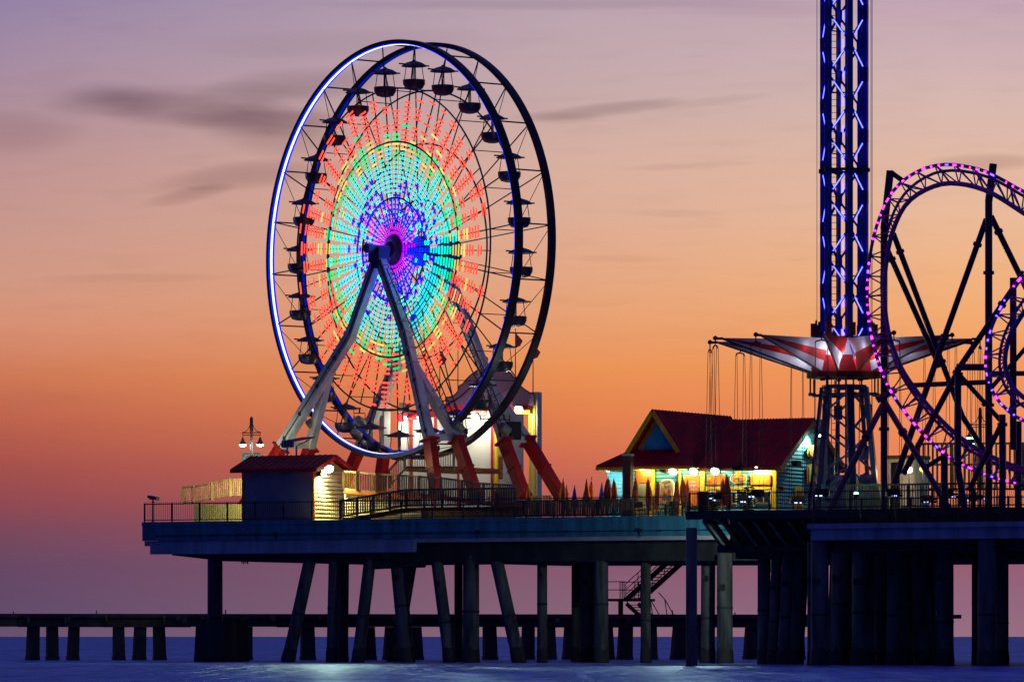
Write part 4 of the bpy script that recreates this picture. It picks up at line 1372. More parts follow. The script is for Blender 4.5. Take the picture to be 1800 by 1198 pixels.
    # ---- signs
    def roundrect(x0, x1, y0, y1, rad, tt):
        pts = []
        for cx, cy, a0 in ((x1 - rad, y0 + rad, -90), (x1 - rad, y1 - rad, 0), (x0 + rad, y1 - rad, 90), (x0 + rad, y0 + rad, 180)):
            for k in range(5):
                a = radians(a0 + k * 22.5); pts.append(D(cx + rad * cos(a), cy + rad * sin(a), tt))
        return pts
    for x0, x1, lab in ((1243, 1275, 'blank orange panel sign on the snack house, washed out by the lamp above'), (1319, 1355, 'blank orange panel sign with rounded corners right of the oval sign')):
        sg = thing('panel_sign', lab, 'sign', D((x0 + x1) / 2, 852, t - .2))
        mb = MB(); mb.prism(roundrect(x0, x1, 833, 852, 3, t - .14), QV * .06); obj('border', mb, M_yellow, sg)
        mb = MB(); mb.prism(roundrect(x0 + 1, x1 - 1, 834, 851, 2.5, t - .2), QV * .055); obj('face', mb, M_osign, sg)
    sg = thing('oval_sign', 'oval orange sign with fries and a pale name band on the snack house', 'sign', D(1297, 852, t - .2))
    def oval(cx, cy, rx, ry, tt, n=28): return [D(cx + rx * cos(2 * pi * k / n), cy + ry * sin(2 * pi * k / n), tt) for k in range(n)]
    mb = MB(); mb.prism(oval(1298, 840.5, 15, 9.2, t - .16), QV * .08); obj('border', mb, mat('sign_cream', (.8, .7, .35), .5), sg)
    mb = MB(); mb.prism(oval(1298, 840.5, 13.6, 8, t - .22), QV * .055); obj('face', mb, M_osign, sg)
    mb = MB(); mb.prism([D(x, y, t - .26) for x, y in ((1287, 837.5), (1308, 837.5), (1308, 843), (1287, 843))], QV * .035); obj('name_band', mb, mat('sign_band', (.8, .5, .22), .5), sg)
    mb = MB()
    x = 1288.3
    for ww in (1.3, 1.0, 1.5, 1.2, 1.4, 1.0, 1.3, 1.5, 1.1):
        mb.prism([D(xx, yy, t - .275) for xx, yy in ((x, 839), (x + ww, 839), (x + ww, 841.8), (x, 841.8))], QV * .012); x += ww + .75
    obj('lettering', mb, mat('sign_letter', (.6, .2, .05), .5), sg)
    for dx in (-3.4, -1.2, 1.2, 3.4):
        mb = MB(); mb.prism([D(xx, yy, t - .25) for xx, yy in ((1297 + dx - .8, 827 + abs(dx) * .4), (1297 + dx + .8, 827 + abs(dx) * .4), (1297 + dx * .7 + .8, 837), (1297 + dx * .7 - .8, 837))], QV * .03)
        obj('fry_stick', mb, M_yellow, sg)
    mb = MB(); mb.prism([D(xx, yy, t - .25) for xx, yy in ((1292, 843.5), (1302, 843.5), (1297, 846.6))], QV * .02); obj('arrow', mb, M_yellow, sg)
    # poster by the door (arched top)
    sg = thing('arched_poster', 'arched colourful poster board with white border beside the umbrellas', 'sign', D(1173, 882, t - .3))
    def arch(cx, w, y0, y1, tt):
        pts = [D(cx - w, y1 - 4, tt), D(cx - w * .6, y1, tt), D(cx + w * .6, y1, tt), D(cx + w, y1 - 4, tt)]
        for k in range(9):
            a = pi * k / 8; pts.append(D(cx + w * cos(a), y0 + 8 - 8 * sin(a), tt))
        return pts
    mb = MB(); mb.prism(arch(1172.5, 12, 841, 884, t - .2), QV * .08); obj('border', mb, M_white, sg)
    mb = MB(); mb.prism(arch(1172.5, 10.6, 842.5, 882.5, t - .26), QV * .055); obj('face', mb, mat('poster_face', (.62, .42, .12), .6, var=.5, scale=2.2), sg)
    mb = MB(); mb.prism([D(x, y, t - .3) for x, y in ((1165, 845), (1177, 845), (1178, 848), (1164, 848))], QV * .035); obj('ribbon', mb, mat('ribbon_navy', (.03, .04, .15), .5), sg)
    mb = MB(); x = 1166
    for ww in (1, 1.3, .9, 1.2, 1.1):
        mb.prism([D(xx, yy, t - .32) for xx, yy in ((x, 845.7), (x + ww, 845.7), (x + ww, 847.3), (x, 847.3))], QV * .015); x += ww + .7
    obj('ribbon_lettering', mb, M_white, sg)
    mb = MB(); x = 1168
    for ww, hh in ((2, 3.4), (1.6, 2.2), (1.6, 2.4), (1.5, 2.2), (2, 3)):
        mb.prism([D(xx, yy, t - .3) for xx, yy in ((x, 855.5 - hh), (x + ww, 855.5 - hh), (x + ww, 855.5), (x, 855.5))], QV * .03); x += ww + .5
    obj('title_lettering', mb, mat('title_blue', (.10, .25, .55), .5), sg)
    mb = MB()
    for cx, cy, rx, ry, mi in ((1166, 860, 3, 4, 0), (1176, 864, 3.2, 5, 1), (1171, 862, 2.4, 3.6, 2), (1168, 872, 4, 5, 3), (1177, 874, 4, 5, 3)):
        mb.prism(oval(cx, cy, rx, ry, t - .29 - .004 * mi, 12), QV * .02, mi)
    obj('picture_shapes', mb, [mat('pic_orange', (.6, .2, .08)), mat('pic_red', (.5, .06, .04)), mat('pic_pale', (.6, .55, .5)), mat('pic_slate', (.08, .09, .18))], sg)
    sg = thing('menu_board', 'tall orange menu board with white lettering under the second house lamp', 'sign', D(1215, 880, t - .2))
    mb = MB(); mb.prism([D(x, y, t - .14) for x, y in ((1201, 835), (1229, 835), (1229, 888), (1201, 888))], QV * .07); obj('face', mb, M_osign, sg)
    for txt, px, py, size in (('LINE-UP', 1210.2, 855.5, .24),):
        cu = bpy.data.curves.new('lettering', 'FONT'); cu.body = txt; cu.size = size; cu.extrude = .008
        to = bpy.data.objects.new('lettering', cu); COL.objects.link(to); cu.materials.append(M_white)
        me = bpy.data.meshes.new_from_object(to); bpy.data.objects.remove(to); me.materials.clear(); me.materials.append(M_white)
        to = bpy.data.objects.new('lettering', me); COL.objects.link(to)
        to.parent = sg
        q = D(px, py, t - .16) - wloc(sg)
        to.matrix_local = Matrix.Translation(q) @ Matrix(((PV.x, 0, -QV.x, 0), (PV.y, 0, -QV.y, 0), (0, 1, 0, 0), (0, 0, 0, 1)))
    mb = MB()
    for yy, x0, x1 in ((845, 1213, 1222), (846.8, 1212, 1223), (858, 1213, 1226), (860, 1214, 1225)):
        mb.prism([D(a, b, t - .15) for a, b in ((x0, yy), (x1, yy), (x1, yy + .7), (x0, yy + .7))], QV * .008)
    obj('fine_print', mb, M_white, sg)
    # round and poster signs on the end wall
    def E(px, py):   # point on the end wall plane s = sR + .12
        k = (px - CX) / F; s = sR + .12
        b = A0 + pv * s
        tt = (k * b.y - b.x) / (qv.x - k * qv.y)
        w = W(s, tt, 0); w.z = H + (HY - py) * w.y / F
        return w
    sg = thing('round_sign', 'round yellow ringed sign high on the house end wall behind the tower', 'sign', E(1432, 800))
    for rx, ry, m, o in ((17, 13, M_yellow, 0), (14, 10.4, M_orange, .05)):
        mb = MB(); mb.prism([E(1434 + rx * cos(2 * pi * k / 24), 794 + ry * sin(2 * pi * k / 24)) + PV * o for k in range(24)], PV * .06); obj('ring' if o == 0 else 'face', mb, m, sg)
    sg = thing('wall_poster', 'orange and yellow poster on the house end wall behind the tower legs', 'sign', E(1438, 850))
    mb = MB(); mb.prism([E(x, y) for x, y in ((1417, 816), (1456, 813), (1456, 850), (1417, 850))], PV * .06); obj('border', mb, M_orange, sg)
    mb = MB(); mb.prism([E(x, y) + PV * .061 for x, y in ((1420, 820), (1453, 817), (1453, 846), (1420, 846))], PV * .03); obj('face', mb, M_yellow, sg)
    mb = MB(); c = E(1393, 814) + PV * .25; mb.obox(c, PV * .2, QV * .3, Z * .16); mb.beam(c, c - PV * .3, .06)
    tag(obj('wall_speaker', mb, M_black), 'black box speaker on the teal house end wall', 'speaker')
    mb = MB(); c = E(1372, 858) + PV * .06; mb.obox(c, PV * .06, QV * .13, Z * .13); mb.tube(c, c + PV * .14, .08)
    tag(obj('fire_bell', mb, M_red), 'small red alarm bell on the teal house end wall', 'alarm bell')
    # lamps under the eaves
    for px, py, lab, wt in ((1183, 828, 'glaring lamp under the eave beside the black wall speaker', 520), (1219, 828, 'glaring lamp above the orange menu board', 480),
                            (1257, 827, 'lamp hidden in the eave above the washed out panel sign', 520)):
        p = D(px, py, t - .75)
        flood(p, p - Z * .75 - QV * .7, lab, 0, size=.3, lens=emat('eave_lens', (1, .97, .72), 30), arm=Z * .3, sea=(px - 20, 236, 1900, 24))
        lamp(p - Z * .1 + QV * .1, (1.0, .92, .46), wt * 4.2, r=.12)
    for px, py, wt in ((1330, 823, 330), (1130, 823, 240)):  # fill lights added under the soffit to brighten the dim house front
        p = D(px, py, t - .5)
        q = thing('fill_soffit_light', 'small added fill light under the soffit above the ' + ('second panel sign' if px > 1200 else 'orange door header'), 'light', p)
        mb = MB(); mb.lathe(p, [(.06, 0), (.09, .02), (.09, .1)], 10); obj('lens', mb, emat('fill_soffit_lens', (1, .9, .5), 12), q)
        mb = MB(); mb.lathe(p + Z * .1, [(.12, 0), (.12, .06), (.04, .16)], 10); obj('housing', mb, M_black, q)
        lamp(p - Z * .08, (1.0, .88, .42), wt, r=.1)
    p = D(1069, 829, 9.5); q = thing('porch_lamp', 'round white lamp at the end of the porch eave', 'light', p)
    mb = MB(); mb.lathe(p, [(.04, 0), (.13, .06), (.16, .18), (.1, .3), (.03, .34)], 12); obj('globe', mb, E_lamp, q, smooth=True)
    mb = MB(); mb.tube(p + Z * .32, p + Z * .55, .03); obj('stem', mb, M_black, q)
    lamp(p - QV * .2, (.75, 1, .9), 320, r=.15)
    for px, py, lab in ((1166, 826, 'black speaker under the eave left of the first lamp'), (1293, 821, 'pair of black spotlights above the oval sign')):
        p = D(px, py, t - .5)
        mb = MB(); mb.obox(p, PV * .16 - Z * .05, QV * .2, Z * .13); mb.beam(p, p + Z * .3, .05)
        if px > 1200: mb.obox(p + PV * .32, PV * .12, QV * .15, Z * .12); mb.beam(p + PV * .3, p + PV * .3 + Z * .3, .05)
        tag(obj('eave_speaker' if px < 1200 else 'spotlight_pair', mb, M_black), lab, 'speaker' if px < 1200 else 'spotlight')
    # lamp washing the end gable
    p = E(1428, 768) + PV * .5
    q = thing('gable_lamp', 'cool white lamp high in the house end gable behind the tower leg', 'light', p)
    mb = MB(); mb.lathe(p, [(.05, 0), (.14, .05), (.14, .14)], 12); obj('lens', mb, E_lamp, q)
    mb = MB(); mb.lathe(p + Z * .14, [(.2, 0), (.16, .08), (.05, .2)], 12); mb.beam(p + Z * .25, p + Z * .25 - PV * .5, .05); obj('shade', mb, M_black, q)
    lamp(p - Z * .12 - PV * .1, (.55, 1.0, .85), 420, r=.12, spot=130, aim=E(1405, 815))


build_house()


# ---------------------------------------------------------------- umbrellas and tables
def build_umbrellas():
    protos = {}
    spec = [(928, 853, 'o'), (990, 843, 'o'), (996, 855, 'o'), (1010, 855, 'b'), (1031, 844, 'w'), (1040, 841, 'o'), (1058, 850, 'b'), (1069, 840, 'r'), (1079, 843, 'r'),
            (1118, 842, 'r'), (1139, 841, 'r'), (1157, 847, 'r'), (1190, 843, 'r'), (1200, 841, 'r'), (1208, 845, 'r'), (1271, 842, 'r'), (1278, 836, 'r')]
    nm = {'o': 'orange', 'b': 'blue', 'w': 'orange and white', 'r': 'rust red'}
    cnt = {}
    tot = {k: sum(1 for s in spec if s[2] == k) for k in nm}
    for i, (px, py, c) in enumerate(spec):
        t = 2.2 + (i * 37 % 17) / 17 * 2.6
        if px > 1215: t = -2.0 + (i % 2) * .5
        p = Dz(px, t, DECK); top = zat(px, py, t) - DECK
        cnt[c] = cnt.get(c, 0) + 1
        lab = f'{ORD[cnt[c] - 1]} closed {nm[c]} patio umbrella counting from the wheel' if tot[c] > 1 else f'closed {nm[c]} patio umbrella on the terrace'
        key = (c, i % 2)
        r = thing('patio_umbrella', lab, 'umbrella', p, 'closed patio umbrellas on the terrace')
        mb = MB()
        if c in 'ob' and px < 1065 or c == 'w':
            prof = [(.26, -1.35), (.22, -1.1), (.15, -.6), (.07, -.2), (.03, 0)]
        else:
            prof = [(.12, -1.75), (.21, -1.55), (.24, -1.1), (.17, -.5), (.11, -.15), (.03, 0)]
        sc = 1.0 + .14 * sin(i * 2.1)
        axd = Vector((rnd.uniform(-.07, .07), rnd.uniform(-.05, .05), 1)).normalized()
        mb.lathe(p + Z * top, [(a * sc * (.78 if px > 1105 else .95) * rnd.uniform(.85, 1.15), b * (1 + .08 * sin(i * 3.3))) for a, b in prof], 12, flut=.15 + .12 * rnd.random(), mi=0, ax=axd)
        if c == 'w':
            mb.lathe(p + Z * (top - .5) - PV * .1, [(.2, -.8), (.15, -.5), (.06, -.1)], 8, flut=.2, mi=1)
        obj('canopy', mb, [{'o': M_umbo, 'b': M_umbb, 'w': M_umbo, 'r': M_umb}[c], M_white], r, smooth=False)
        mb = MB(); mb.tube(p, p + Z * (top + .1), .025, n=8); mb.lathe(p, [(.26, 0), (.26, .08), (.05, .12)], 12); obj('pole', mb, M_steel_d, r)
    for i, (px, t) in enumerate(((1140, 2.6), (1170, 2.4), (1200, 2.8), (1100, 3.0), (1060, 3.0), (1032, 3.0))):
        p = Dz(px, t, DECK)
        r = thing('cafe_table', f'{ORD[i]} round dark cafe table on the terrace, counting from the tower', 'table', p, 'cafe tables on the terrace')
        if i < 3:
            r['label'] = ('dark cafe table under the umbrellas by the house door', 'dark cafe table in front of the arched poster', 'dark cafe table in front of the menu board')[i]
        else:
            r['label'] = ('dark cafe table at the brown pillar', 'dark cafe table between blue and rust umbrellas', 'dark cafe table under the orange and white umbrella')[i - 3]
        mb = MB(); mb.lathe(p + Z * .71, [(.58, 0), (.6, .02), (.6, .045), (.55, .06)], 20); obj('table_top', mb, M_steel_d, r)
        mb = MB(); mb.lathe(p, [(.3, 0), (.28, .04), (.05, .08), (.045, .71)], 12); obj('pedestal', mb, M_steel_d, r)
        for k in range(3):
            a = k * 2.1 + i; q = p + Vector((cos(a), sin(a), 0)) * .9
            ch = thing('cafe_chair', 'dark metal cafe chair pushed up to a terrace table', 'chair', q, 'cafe chairs at the terrace tables')
            e = Vector((cos(a), sin(a), 0)); f = Vector((-sin(a), cos(a), 0))
            mb = MB(); mb.obox(q + Z * .45, e * .2, f * .2, Z * .02); obj('seat', mb, M_steel_d, ch)
            mb = MB(); mb.obox(q + e * .2 + Z * .75, e * .015, f * .19, Z * .14); obj('backrest', mb, M_steel_d, ch)
            for sx in (-1, 1):
                for sy in (-1, 1):
                    mb = MB(); mb.beam(q + e * .18 * sx + f * .18 * sy, q + e * .18 * sx + f * .18 * sy + Z * (.9 if sx > 0 else .44), .025); obj('leg', mb, M_steel_d, ch)


build_umbrellas()


# ---------------------------------------------------------------- tower with swing carousel
TY = 285.0
TC = P(1484, 900, TY); TC.z = DECK


def tz(py): return H + (HY - py) * TY / F


def build_tower():
    r = thing('swing_tower', 'very tall blue lit lattice tower of the swing ride with white braced legs', 'tower', TC)
    R = 1.24
    ang = [radians(-90 + 10.7 + 60 * k) for k in range(6)]      # corner 0 stands in front

    def cp(k, rr, z): a = ang[k % 6]; return Vector((TC.x + rr * cos(a), TC.y + rr * sin(a), z))
    ztop = tz(-160); zsp = tz(668)
    for k in range(6):
        mb = MB(); e = Vector((cos(ang[k]), sin(ang[k]), 0)); f = Vector((-e.y, e.x, 0))
        a, b = cp(k, R, zsp), cp(k, R, ztop)
        cw = .30 if k in (0, 5) else .22
        mb.beam(a + e * .10, b + e * .10, cw, .06, up=e); mb.beam(a - e * .10, b - e * .10, cw * .9, .05, up=e); mb.beam(a, b, .07, .2, up=e)
        obj('column', mb, M_towerblue, r)
    per = 3.42
    zb = tz(712)
    zoff = tz(307)
    kz0 = zoff - per * round((zoff - zsp) / per) + per * .12
    for k in range(6):
        mb = MB()
        z = kz0 - per
        flip = k % 2
        while z < ztop:
            A, B_ = (cp(k, R, 0), cp(k + 1, R, 0)) if not flip else (cp(k + 1, R, 0), cp(k, R, 0))
            p0, p1, p2 = A + Z * z, B_ + Z * (z + per / 2), A + Z * (z + per)
            if z > zsp - .5:
                mid = (A + B_) / 2 - Vector((TC.x, TC.y, 0)); mid.z = 0; mid.normalize()
                mb.beam(p0, p1, .12, .10); mb.beam(p1, p2, .12, .10)
                for g in (p0, p1): mb.obox(g + (p1 if g is p0 else p0) * 0, (B_ - A).normalized() * .20, mid * .03, Z * .36)
                for u_, v_ in ((p0, p1), (p1, p2)):
                    if k in (0, 4, 5, 2):
                        m2 = MB(); m2.beam(u_.lerp(v_, .24) + mid * .055, u_.lerp(v_, .74) + mid * .055, .06, .05); obj('led_tube', m2, E_tower, r)
                if k in (1, 2, 3): mb.beam(A + Z * (z + per * .25), B_ + Z * (z + per * .25), .07, .07)
            z += per
        obj('face_bracing', mb, M_towerblue, r)
    for py in (300, -60):
        mb = MB()
        for k in range(6): mb.beam(cp(k, R, tz(py)), cp(k + 1, R, tz(py)), .10, .16); mb.obox(cp(k, R, tz(py)), Vector((.22, 0, 0)), Vector((0, .22, 0)), Z * .10)
        obj('splice_collar', mb, M_steel_d, r)
    # inner guide rail, ladder, cables
    c0 = Vector((TC.x, TC.y, 0))
    for e in (Vector((-.28, .3, 0)), Vector((.12, .35, 0))):
        mb = MB(); mb.beam(c0 + e + Z * tz(890), c0 + e + Z * ztop, .11, .11); obj('guide_rail', mb, M_towerblue, r)
    m2 = MB(); m2.beam(c0 + Vector((.02, .2, tz(590))), c0 + Vector((.02, .2, ztop)), .05, .05)
    for i in range(0, 16):
        m2 = MB(); zz = tz(590) + i * 1.6; m2.beam(c0 + Vector((-.06, .1, zz)), c0 + Vector((-.06, .1, zz + .5)), .05, .05); obj('led_tube', m2, E_tower, r)
    mb = MB(); lx = P(1466, 0, TY).x
    for dx in (-.14, .14): mb.beam(Vector((lx + dx, TC.y, tz(880))), Vector((lx + dx, TC.y, ztop)), .04, .04)
    zz = tz(880)
    while zz < ztop: mb.beam(Vector((lx - .14, TC.y, zz)), Vector((lx + .14, TC.y, zz)), .03, .03); zz += .36
    obj('ladder', mb, M_steel_d, r)
    for px in (1436, 1533, 1531):
        mb = MB(); q = P(px, 575, TY - (.3 if px < 1500 else -.2)); mb.tube(q, Vector((q.x, q.y, ztop)), .018, n=5); obj('hoist_cable', mb, M_steel_d, r)
    # splayed base legs
    zj = tz(680)
    legs = []
    for k in range(6):
        a = cp(k, R, zj); f = cp(k, R * 1.55, DECK)
        legs.append((a, f))
        e = Vector((cos(ang[k]), sin(ang[k]), 0)); g = Vector((-e.y, e.x, 0))
        mb = MB(); mb.beam(a + e * .06, f + e * .1, .34 if k in (0, 1, 4, 5) else .2, .14, up=e); mb.obox(f + Z * .05, Vector((.4, 0, 0)), Vector((0, .4, 0)), Z * .08)
        obj('base_leg', mb, mat('leg_navy', (0.018, 0.022, 0.11), .45, var=.2), r)
        if k not in (0, 5, 1): continue
        mb = MB(); mb.beam(a + g * .19, f + g * .2, .04, .22, up=e); mb.beam(a - g * .19, f - g * .2, .04, .22, up=e); obj('leg_flange', mb, M_towerw, r)
    for i in (4, 5, 0, 2):
        (a0, f0), (a1, f1) = legs[i], legs[(i + 1) % 6]
        mb = MB()
        lv = [0.03, .36, .68, .98]
        for j in range(3):
            p0, p1 = a0.lerp(f0, lv[j]), a1.lerp(f1, lv[j]); q0, q1 = a0.lerp(f0, lv[j + 1]), a1.lerp(f1, lv[j + 1])
            m = (p0.lerp(q0, .5) if (j + i) % 2 else p1.lerp(q1, .5))
            if (j + i) % 2: mb.beam(p1, m, .13, .1); mb.beam(m, q1, .13, .1)
            else: mb.beam(p0, m, .13, .1); mb.beam(m, q0, .13, .1)
            mb.obox(m, (p1 - p0).normalized() * .24, ((p0 + p1) / 2 - Vector((TC.x, TC.y, p0.z))).normalized() * .03, Z * .4)
        mb.beam(a0, a1, .12, .22); mb.beam(a0.lerp(f0, .06), a1.lerp(f1, .06), .1, .14)
        obj('leg_bracing', mb, M_towerw, r)
    # machine housings at the foot
    for x0, x1, y0, Y, lab in ((1443, 1492, 834, TY - .6, 'pale rounded machine housing between the tower legs, nearest the house'), (1508, 1543, 833, TY + .5, 'pale machine housing between the tower legs, beside the coaster column')):
        a, b = P(x0, y0, Y), P(x1, y0, Y)
        mb = MB(); zt = a.z
        mb.hexa([Vector((a.x, Y, DECK)), Vector((b.x, Y, DECK)), Vector((b.x, Y + 1.4, DECK)), Vector((a.x, Y + 1.4, DECK)),
                 Vector((a.x, Y, zt - .2)), Vector((b.x, Y, zt - .2)), Vector((b.x, Y + 1.4, zt - .2)), Vector((a.x, Y + 1.4, zt - .2))])
        mb.hexa([Vector((a.x, Y, zt - .2)), Vector((b.x, Y, zt - .2)), Vector((b.x, Y + 1.4, zt - .2)), Vector((a.x, Y + 1.4, zt - .2)),
                 Vector((a.x + .15, Y + .15, zt)), Vector((b.x - .15, Y + .15, zt)), Vector((b.x - .15, Y + 1.2, zt)), Vector((a.x + .15, Y + 1.2, zt))])
        h = thing('machine_housing', lab, 'machine housing', Vector(((a.x + b.x) / 2, Y, DECK)))
        obj('shell', mb, M_housing, h)
        mb = MB(); v = P(x0 + 14, 845, Y)
        for i in range(5): mb.box((v.x, Y - .01, v.z - i * .06), .45, .03, .03)
        obj('vent_louvre', mb, M_black, h)
    # green lit flood at the leg foot
    p = P(1505, 868, TY - 4.6); q = thing('leg_uplight', 'green tinted lamp shining up the front tower leg', 'light', p)
    mb = MB(); mb.lathe(p, [(.14, 0), (.12, .1), (.06, .12)], 10); obj('lens', mb, E_green, q)
    mb = MB(); mb.lathe(p - Z * .2, [(.16, 0), (.16, .2)], 10); mb.beam(p - Z * .2, Vector((p.x, p.y, DECK)), .05); obj('housing', mb, M_black, q)
    lamp(p + Z * .25, (.45, 1.0, .75), 25, r=.1)
    return cp


build_tower()


def build_carousel():
    zt, zb = tz(598), tz(654)
    r = thing('swing_carousel', 'star shaped red and white fabric carousel of the swing ride around the tower', 'carousel', Vector((TC.x, TC.y, zb - .4)))
    n = 12; RT = 7.25; rb = 1.95; rv = 2.05
    c = Vector((TC.x, TC.y, 0))
    a0 = radians(-13)

    def cy(a, rr, z): return c + Vector((rr * cos(a), rr * sin(a), z))
    step = 2 * pi / n
    tips = []
    for i in range(n):
        a = a0 + i * step
        T = cy(a, RT, zt + .02); B_ = cy(a, rb, zb); tips.append(T)
        mb = MB()
        for sg in (-1, 1):
            V = cy(a + sg * step / 2, rv, zt)
            M = (B_ + V) / 2 + (T - (B_ + V) / 2) * .06
            nseg = 4

            def lat(p, f): return p.lerp(T, f)
            side = abs(cos(a)) > .55
            rows = [V, V.lerp(B_, .36), V.lerp(B_, .68), B_] if side else [V, M, B_]
            cols = (1, 0, 1) if side else ((0, 1) if sg > 0 else (1, 0))
            cuts = [0, .22, .46, .72, 1.0]
            for j in range(nseg):
                for q in range(len(rows) - 1):
                    quad = [lat(rows[q], cuts[j]), lat(rows[q], cuts[j + 1]), lat(rows[q + 1], cuts[j + 1]), lat(rows[q + 1], cuts[j])]
                    if j == nseg - 1: quad = [quad[0], quad[1], quad[3]]
                    mb.poly(quad, cols[q])
            # top cover
            mb.poly([lat(V, 0), T, cy(a, rv, zt + .02)], 0 if sg > 0 else 1)
        obj('star_arm', mb, [M_fabr, M_fabw], r, norm=False)
        mb = MB(); mb.beam(B_ - Z * .03, T - Z * .03, .07, .09); mb.beam(T - (T - B_).normalized() * .1, T + Vector((cos(a), sin(a), 0)) * .45 - Z * .05, .1, .14)
        mb.lathe(T + Vector((cos(a), sin(a), 0)) * .35 - Z * .06, [(.02, -.1), (.13, -.02), (.13, .1), (.02, .18)], 10)
        obj('arm_boom', mb, M_steel_d, r)
        # panel between arms
        V = cy(a + step / 2, rv, zt); B2 = cy(a + step, rb, zb)
        mb = MB(); m0, m1 = B_.lerp(V, .5), B2.lerp(V, .5)
        mb.poly([V, m0, m1], 1); mb.poly([m0, B_, B2, m1], 0)
        obj('valley_panel', mb, [M_fabr, M_fabw], r, norm=False)
    mb = MB(); mb.lathe(c + Z * (zb - .32), [(1.5, 0), (2.1, 0), (2.1, .3), (1.5, .3)], 24); obj('hub_ring', mb, mat('hub_red', (.09, .012, .012), .6, spec=.2), r)
    mb = MB(); mb.lathe(c + Z * (zt + .03), [(1.45, 0), (2.1, 0), (1.95, .12), (1.45, .12)], 24); obj('top_ring', mb, M_navy, r)
    for k in range(8):
        a = 2 * pi * k / 8 + .2
        mb = MB(); mb.obox(cy(a, 1.75, zt + .55), Vector((.17, 0, 0)), Vector((0, .17, 0)), Z * .36); mb.beam(cy(a, 1.75, zt + .1), cy(a, 1.6, zt + 1.1), .09); obj('drive_unit', mb, mat('drive_red', (.14, .02, .02), .5), r)
        mb = MB(); mb.beam(cy(a, 1.95, zb - .35), cy(a, 1.95, zb - 1.2), .09); mb.obox(cy(a, 1.85, zb - 1.25), Vector((.2, 0, 0)), Vector((0, .2, 0)), Z * .08); obj('guide_roller', mb, M_steel_d, r)
    # lamps inside the hollow star glow through its translucent fabric
    for k in range(6):
        a = 2 * pi * k / 6 + .2
        lamp(cy(a, 2.35, (zt + zb) / 2 + .1), (.85, .90, 1.0), 95, r, r=.2, name='star_lamp')
    for k in range(n):
        a = a0 + k * step
        lamp(cy(a, 3.6, zt - .5), (.80, .85, 1.0), 16, r, r=.35, name='arm_lamp')
    # swings: a short spreader at each arm tip, four chains, a double seat with LED
    proto = None
    zs = DECK + .75
    for i in range(n):
        a = a0 + i * step
        T = cy(a, RT + .35, zt - .1)
        loc = Vector((T.x, T.y, zs))
        if proto is None:
            proto = thing('chain_swing', 'double swing seat on long chains below the star carousel', 'swing', loc, 'chain swings under the carousel')
            hgt = T.z - zs
            mb = MB()
            e = Vector((cos(a + pi / 2), sin(a + pi / 2), 0)); g = Vector((cos(a), sin(a), 0))
            for sx in (-1, 1):
                for sy in (-1, 1):
                    mb.tube(e * .34 * sx + g * .05 * sy + Z * (hgt - .45), e * .40 * sx + g * .20 * sy + Z * .4, .016, n=5)
            obj('chains', mb, M_steel_d, proto, local=True)
            mb = MB(); mb.path([-e * .36 + Z * (hgt - .47), -e * .3 + Z * (hgt - .36), Z * (hgt - .3), e * .3 + Z * (hgt - .36), e * .36 + Z * (hgt - .47)], .045, 6); mb.tube(Z * (hgt - .32), Z * hgt, .035, n=6)
            obj('spreader_bar', mb, M_steel_d, proto, local=True)
            mb = MB(); mb.obox(Vector((0, 0, 0)), e * .42, g * .22, Z * .06); mb.obox(g * -.22 + Z * .2, e * .40, g * .03, Z * .17)
            for sx in (-1, 0, 1): mb.obox(e * .41 * sx + Z * .14, e * .02, g * .18, Z * .05)
            mb.tube(-e * .41 + g * .22 + Z * .3, e * .41 + g * .22 + Z * .3, .02, n=6)
            obj('seat', mb, M_black, proto, local=True)
            mb = MB(); mb.obox(g * .235 - Z * .02, e * .07, g * .01, Z * .025); mb.obox(g * .235 - e * .25 - Z * .02, e * .05, g * .01, Z * .025); mb.obox(-g * .262 + e * .16 - Z * .02, e * .09, g * .01, Z * .028); mb.obox(-g * .262 - e * .12 - Z * .02, e * .06, g * .01, Z * .025); obj('seat_light', mb, E_seat, proto, local=True)
            a_first = a
        else:
            dup(proto, loc, a - a_first)


build_carousel()


# ---------------------------------------------------------------- roller coaster
def spline(pts, per=8):
    pts = [Vector(p) for p in pts]
    out = []
    n = len(pts)
    for i in range(n - 1):
        p0, p1, p2, p3 = pts[max(i - 1, 0)], pts[i], pts[i + 1], pts[min(i + 2, n - 1)]
        for k in range(per):
            t = k / per
            out.append(0.5 * ((2 * p1) + (-p0 + p2) * t + (2 * p0 - 5 * p1 + 4 * p2 - p3) * t * t + (-p0 + 3 * p1 - 3 * p2 + p3) * t ** 3))
    out.append(pts[-1])
    return out


def resample(pts, step):
    L = [0]
    for a, b in zip(pts[:-1], pts[1:]): L.append(L[-1] + (b - a).length)
    n = max(2, round(L[-1] / step)); out = []; j = 0
    for i in range(n + 1):
        d = L[-1] * i / n
        while j < len(L) - 2 and L[j + 1] < d: j += 1
        f = (d - L[j]) / max(1e-6, L[j + 1] - L[j])
        out.append(pts[j].lerp(pts[j + 1], f))
    return out


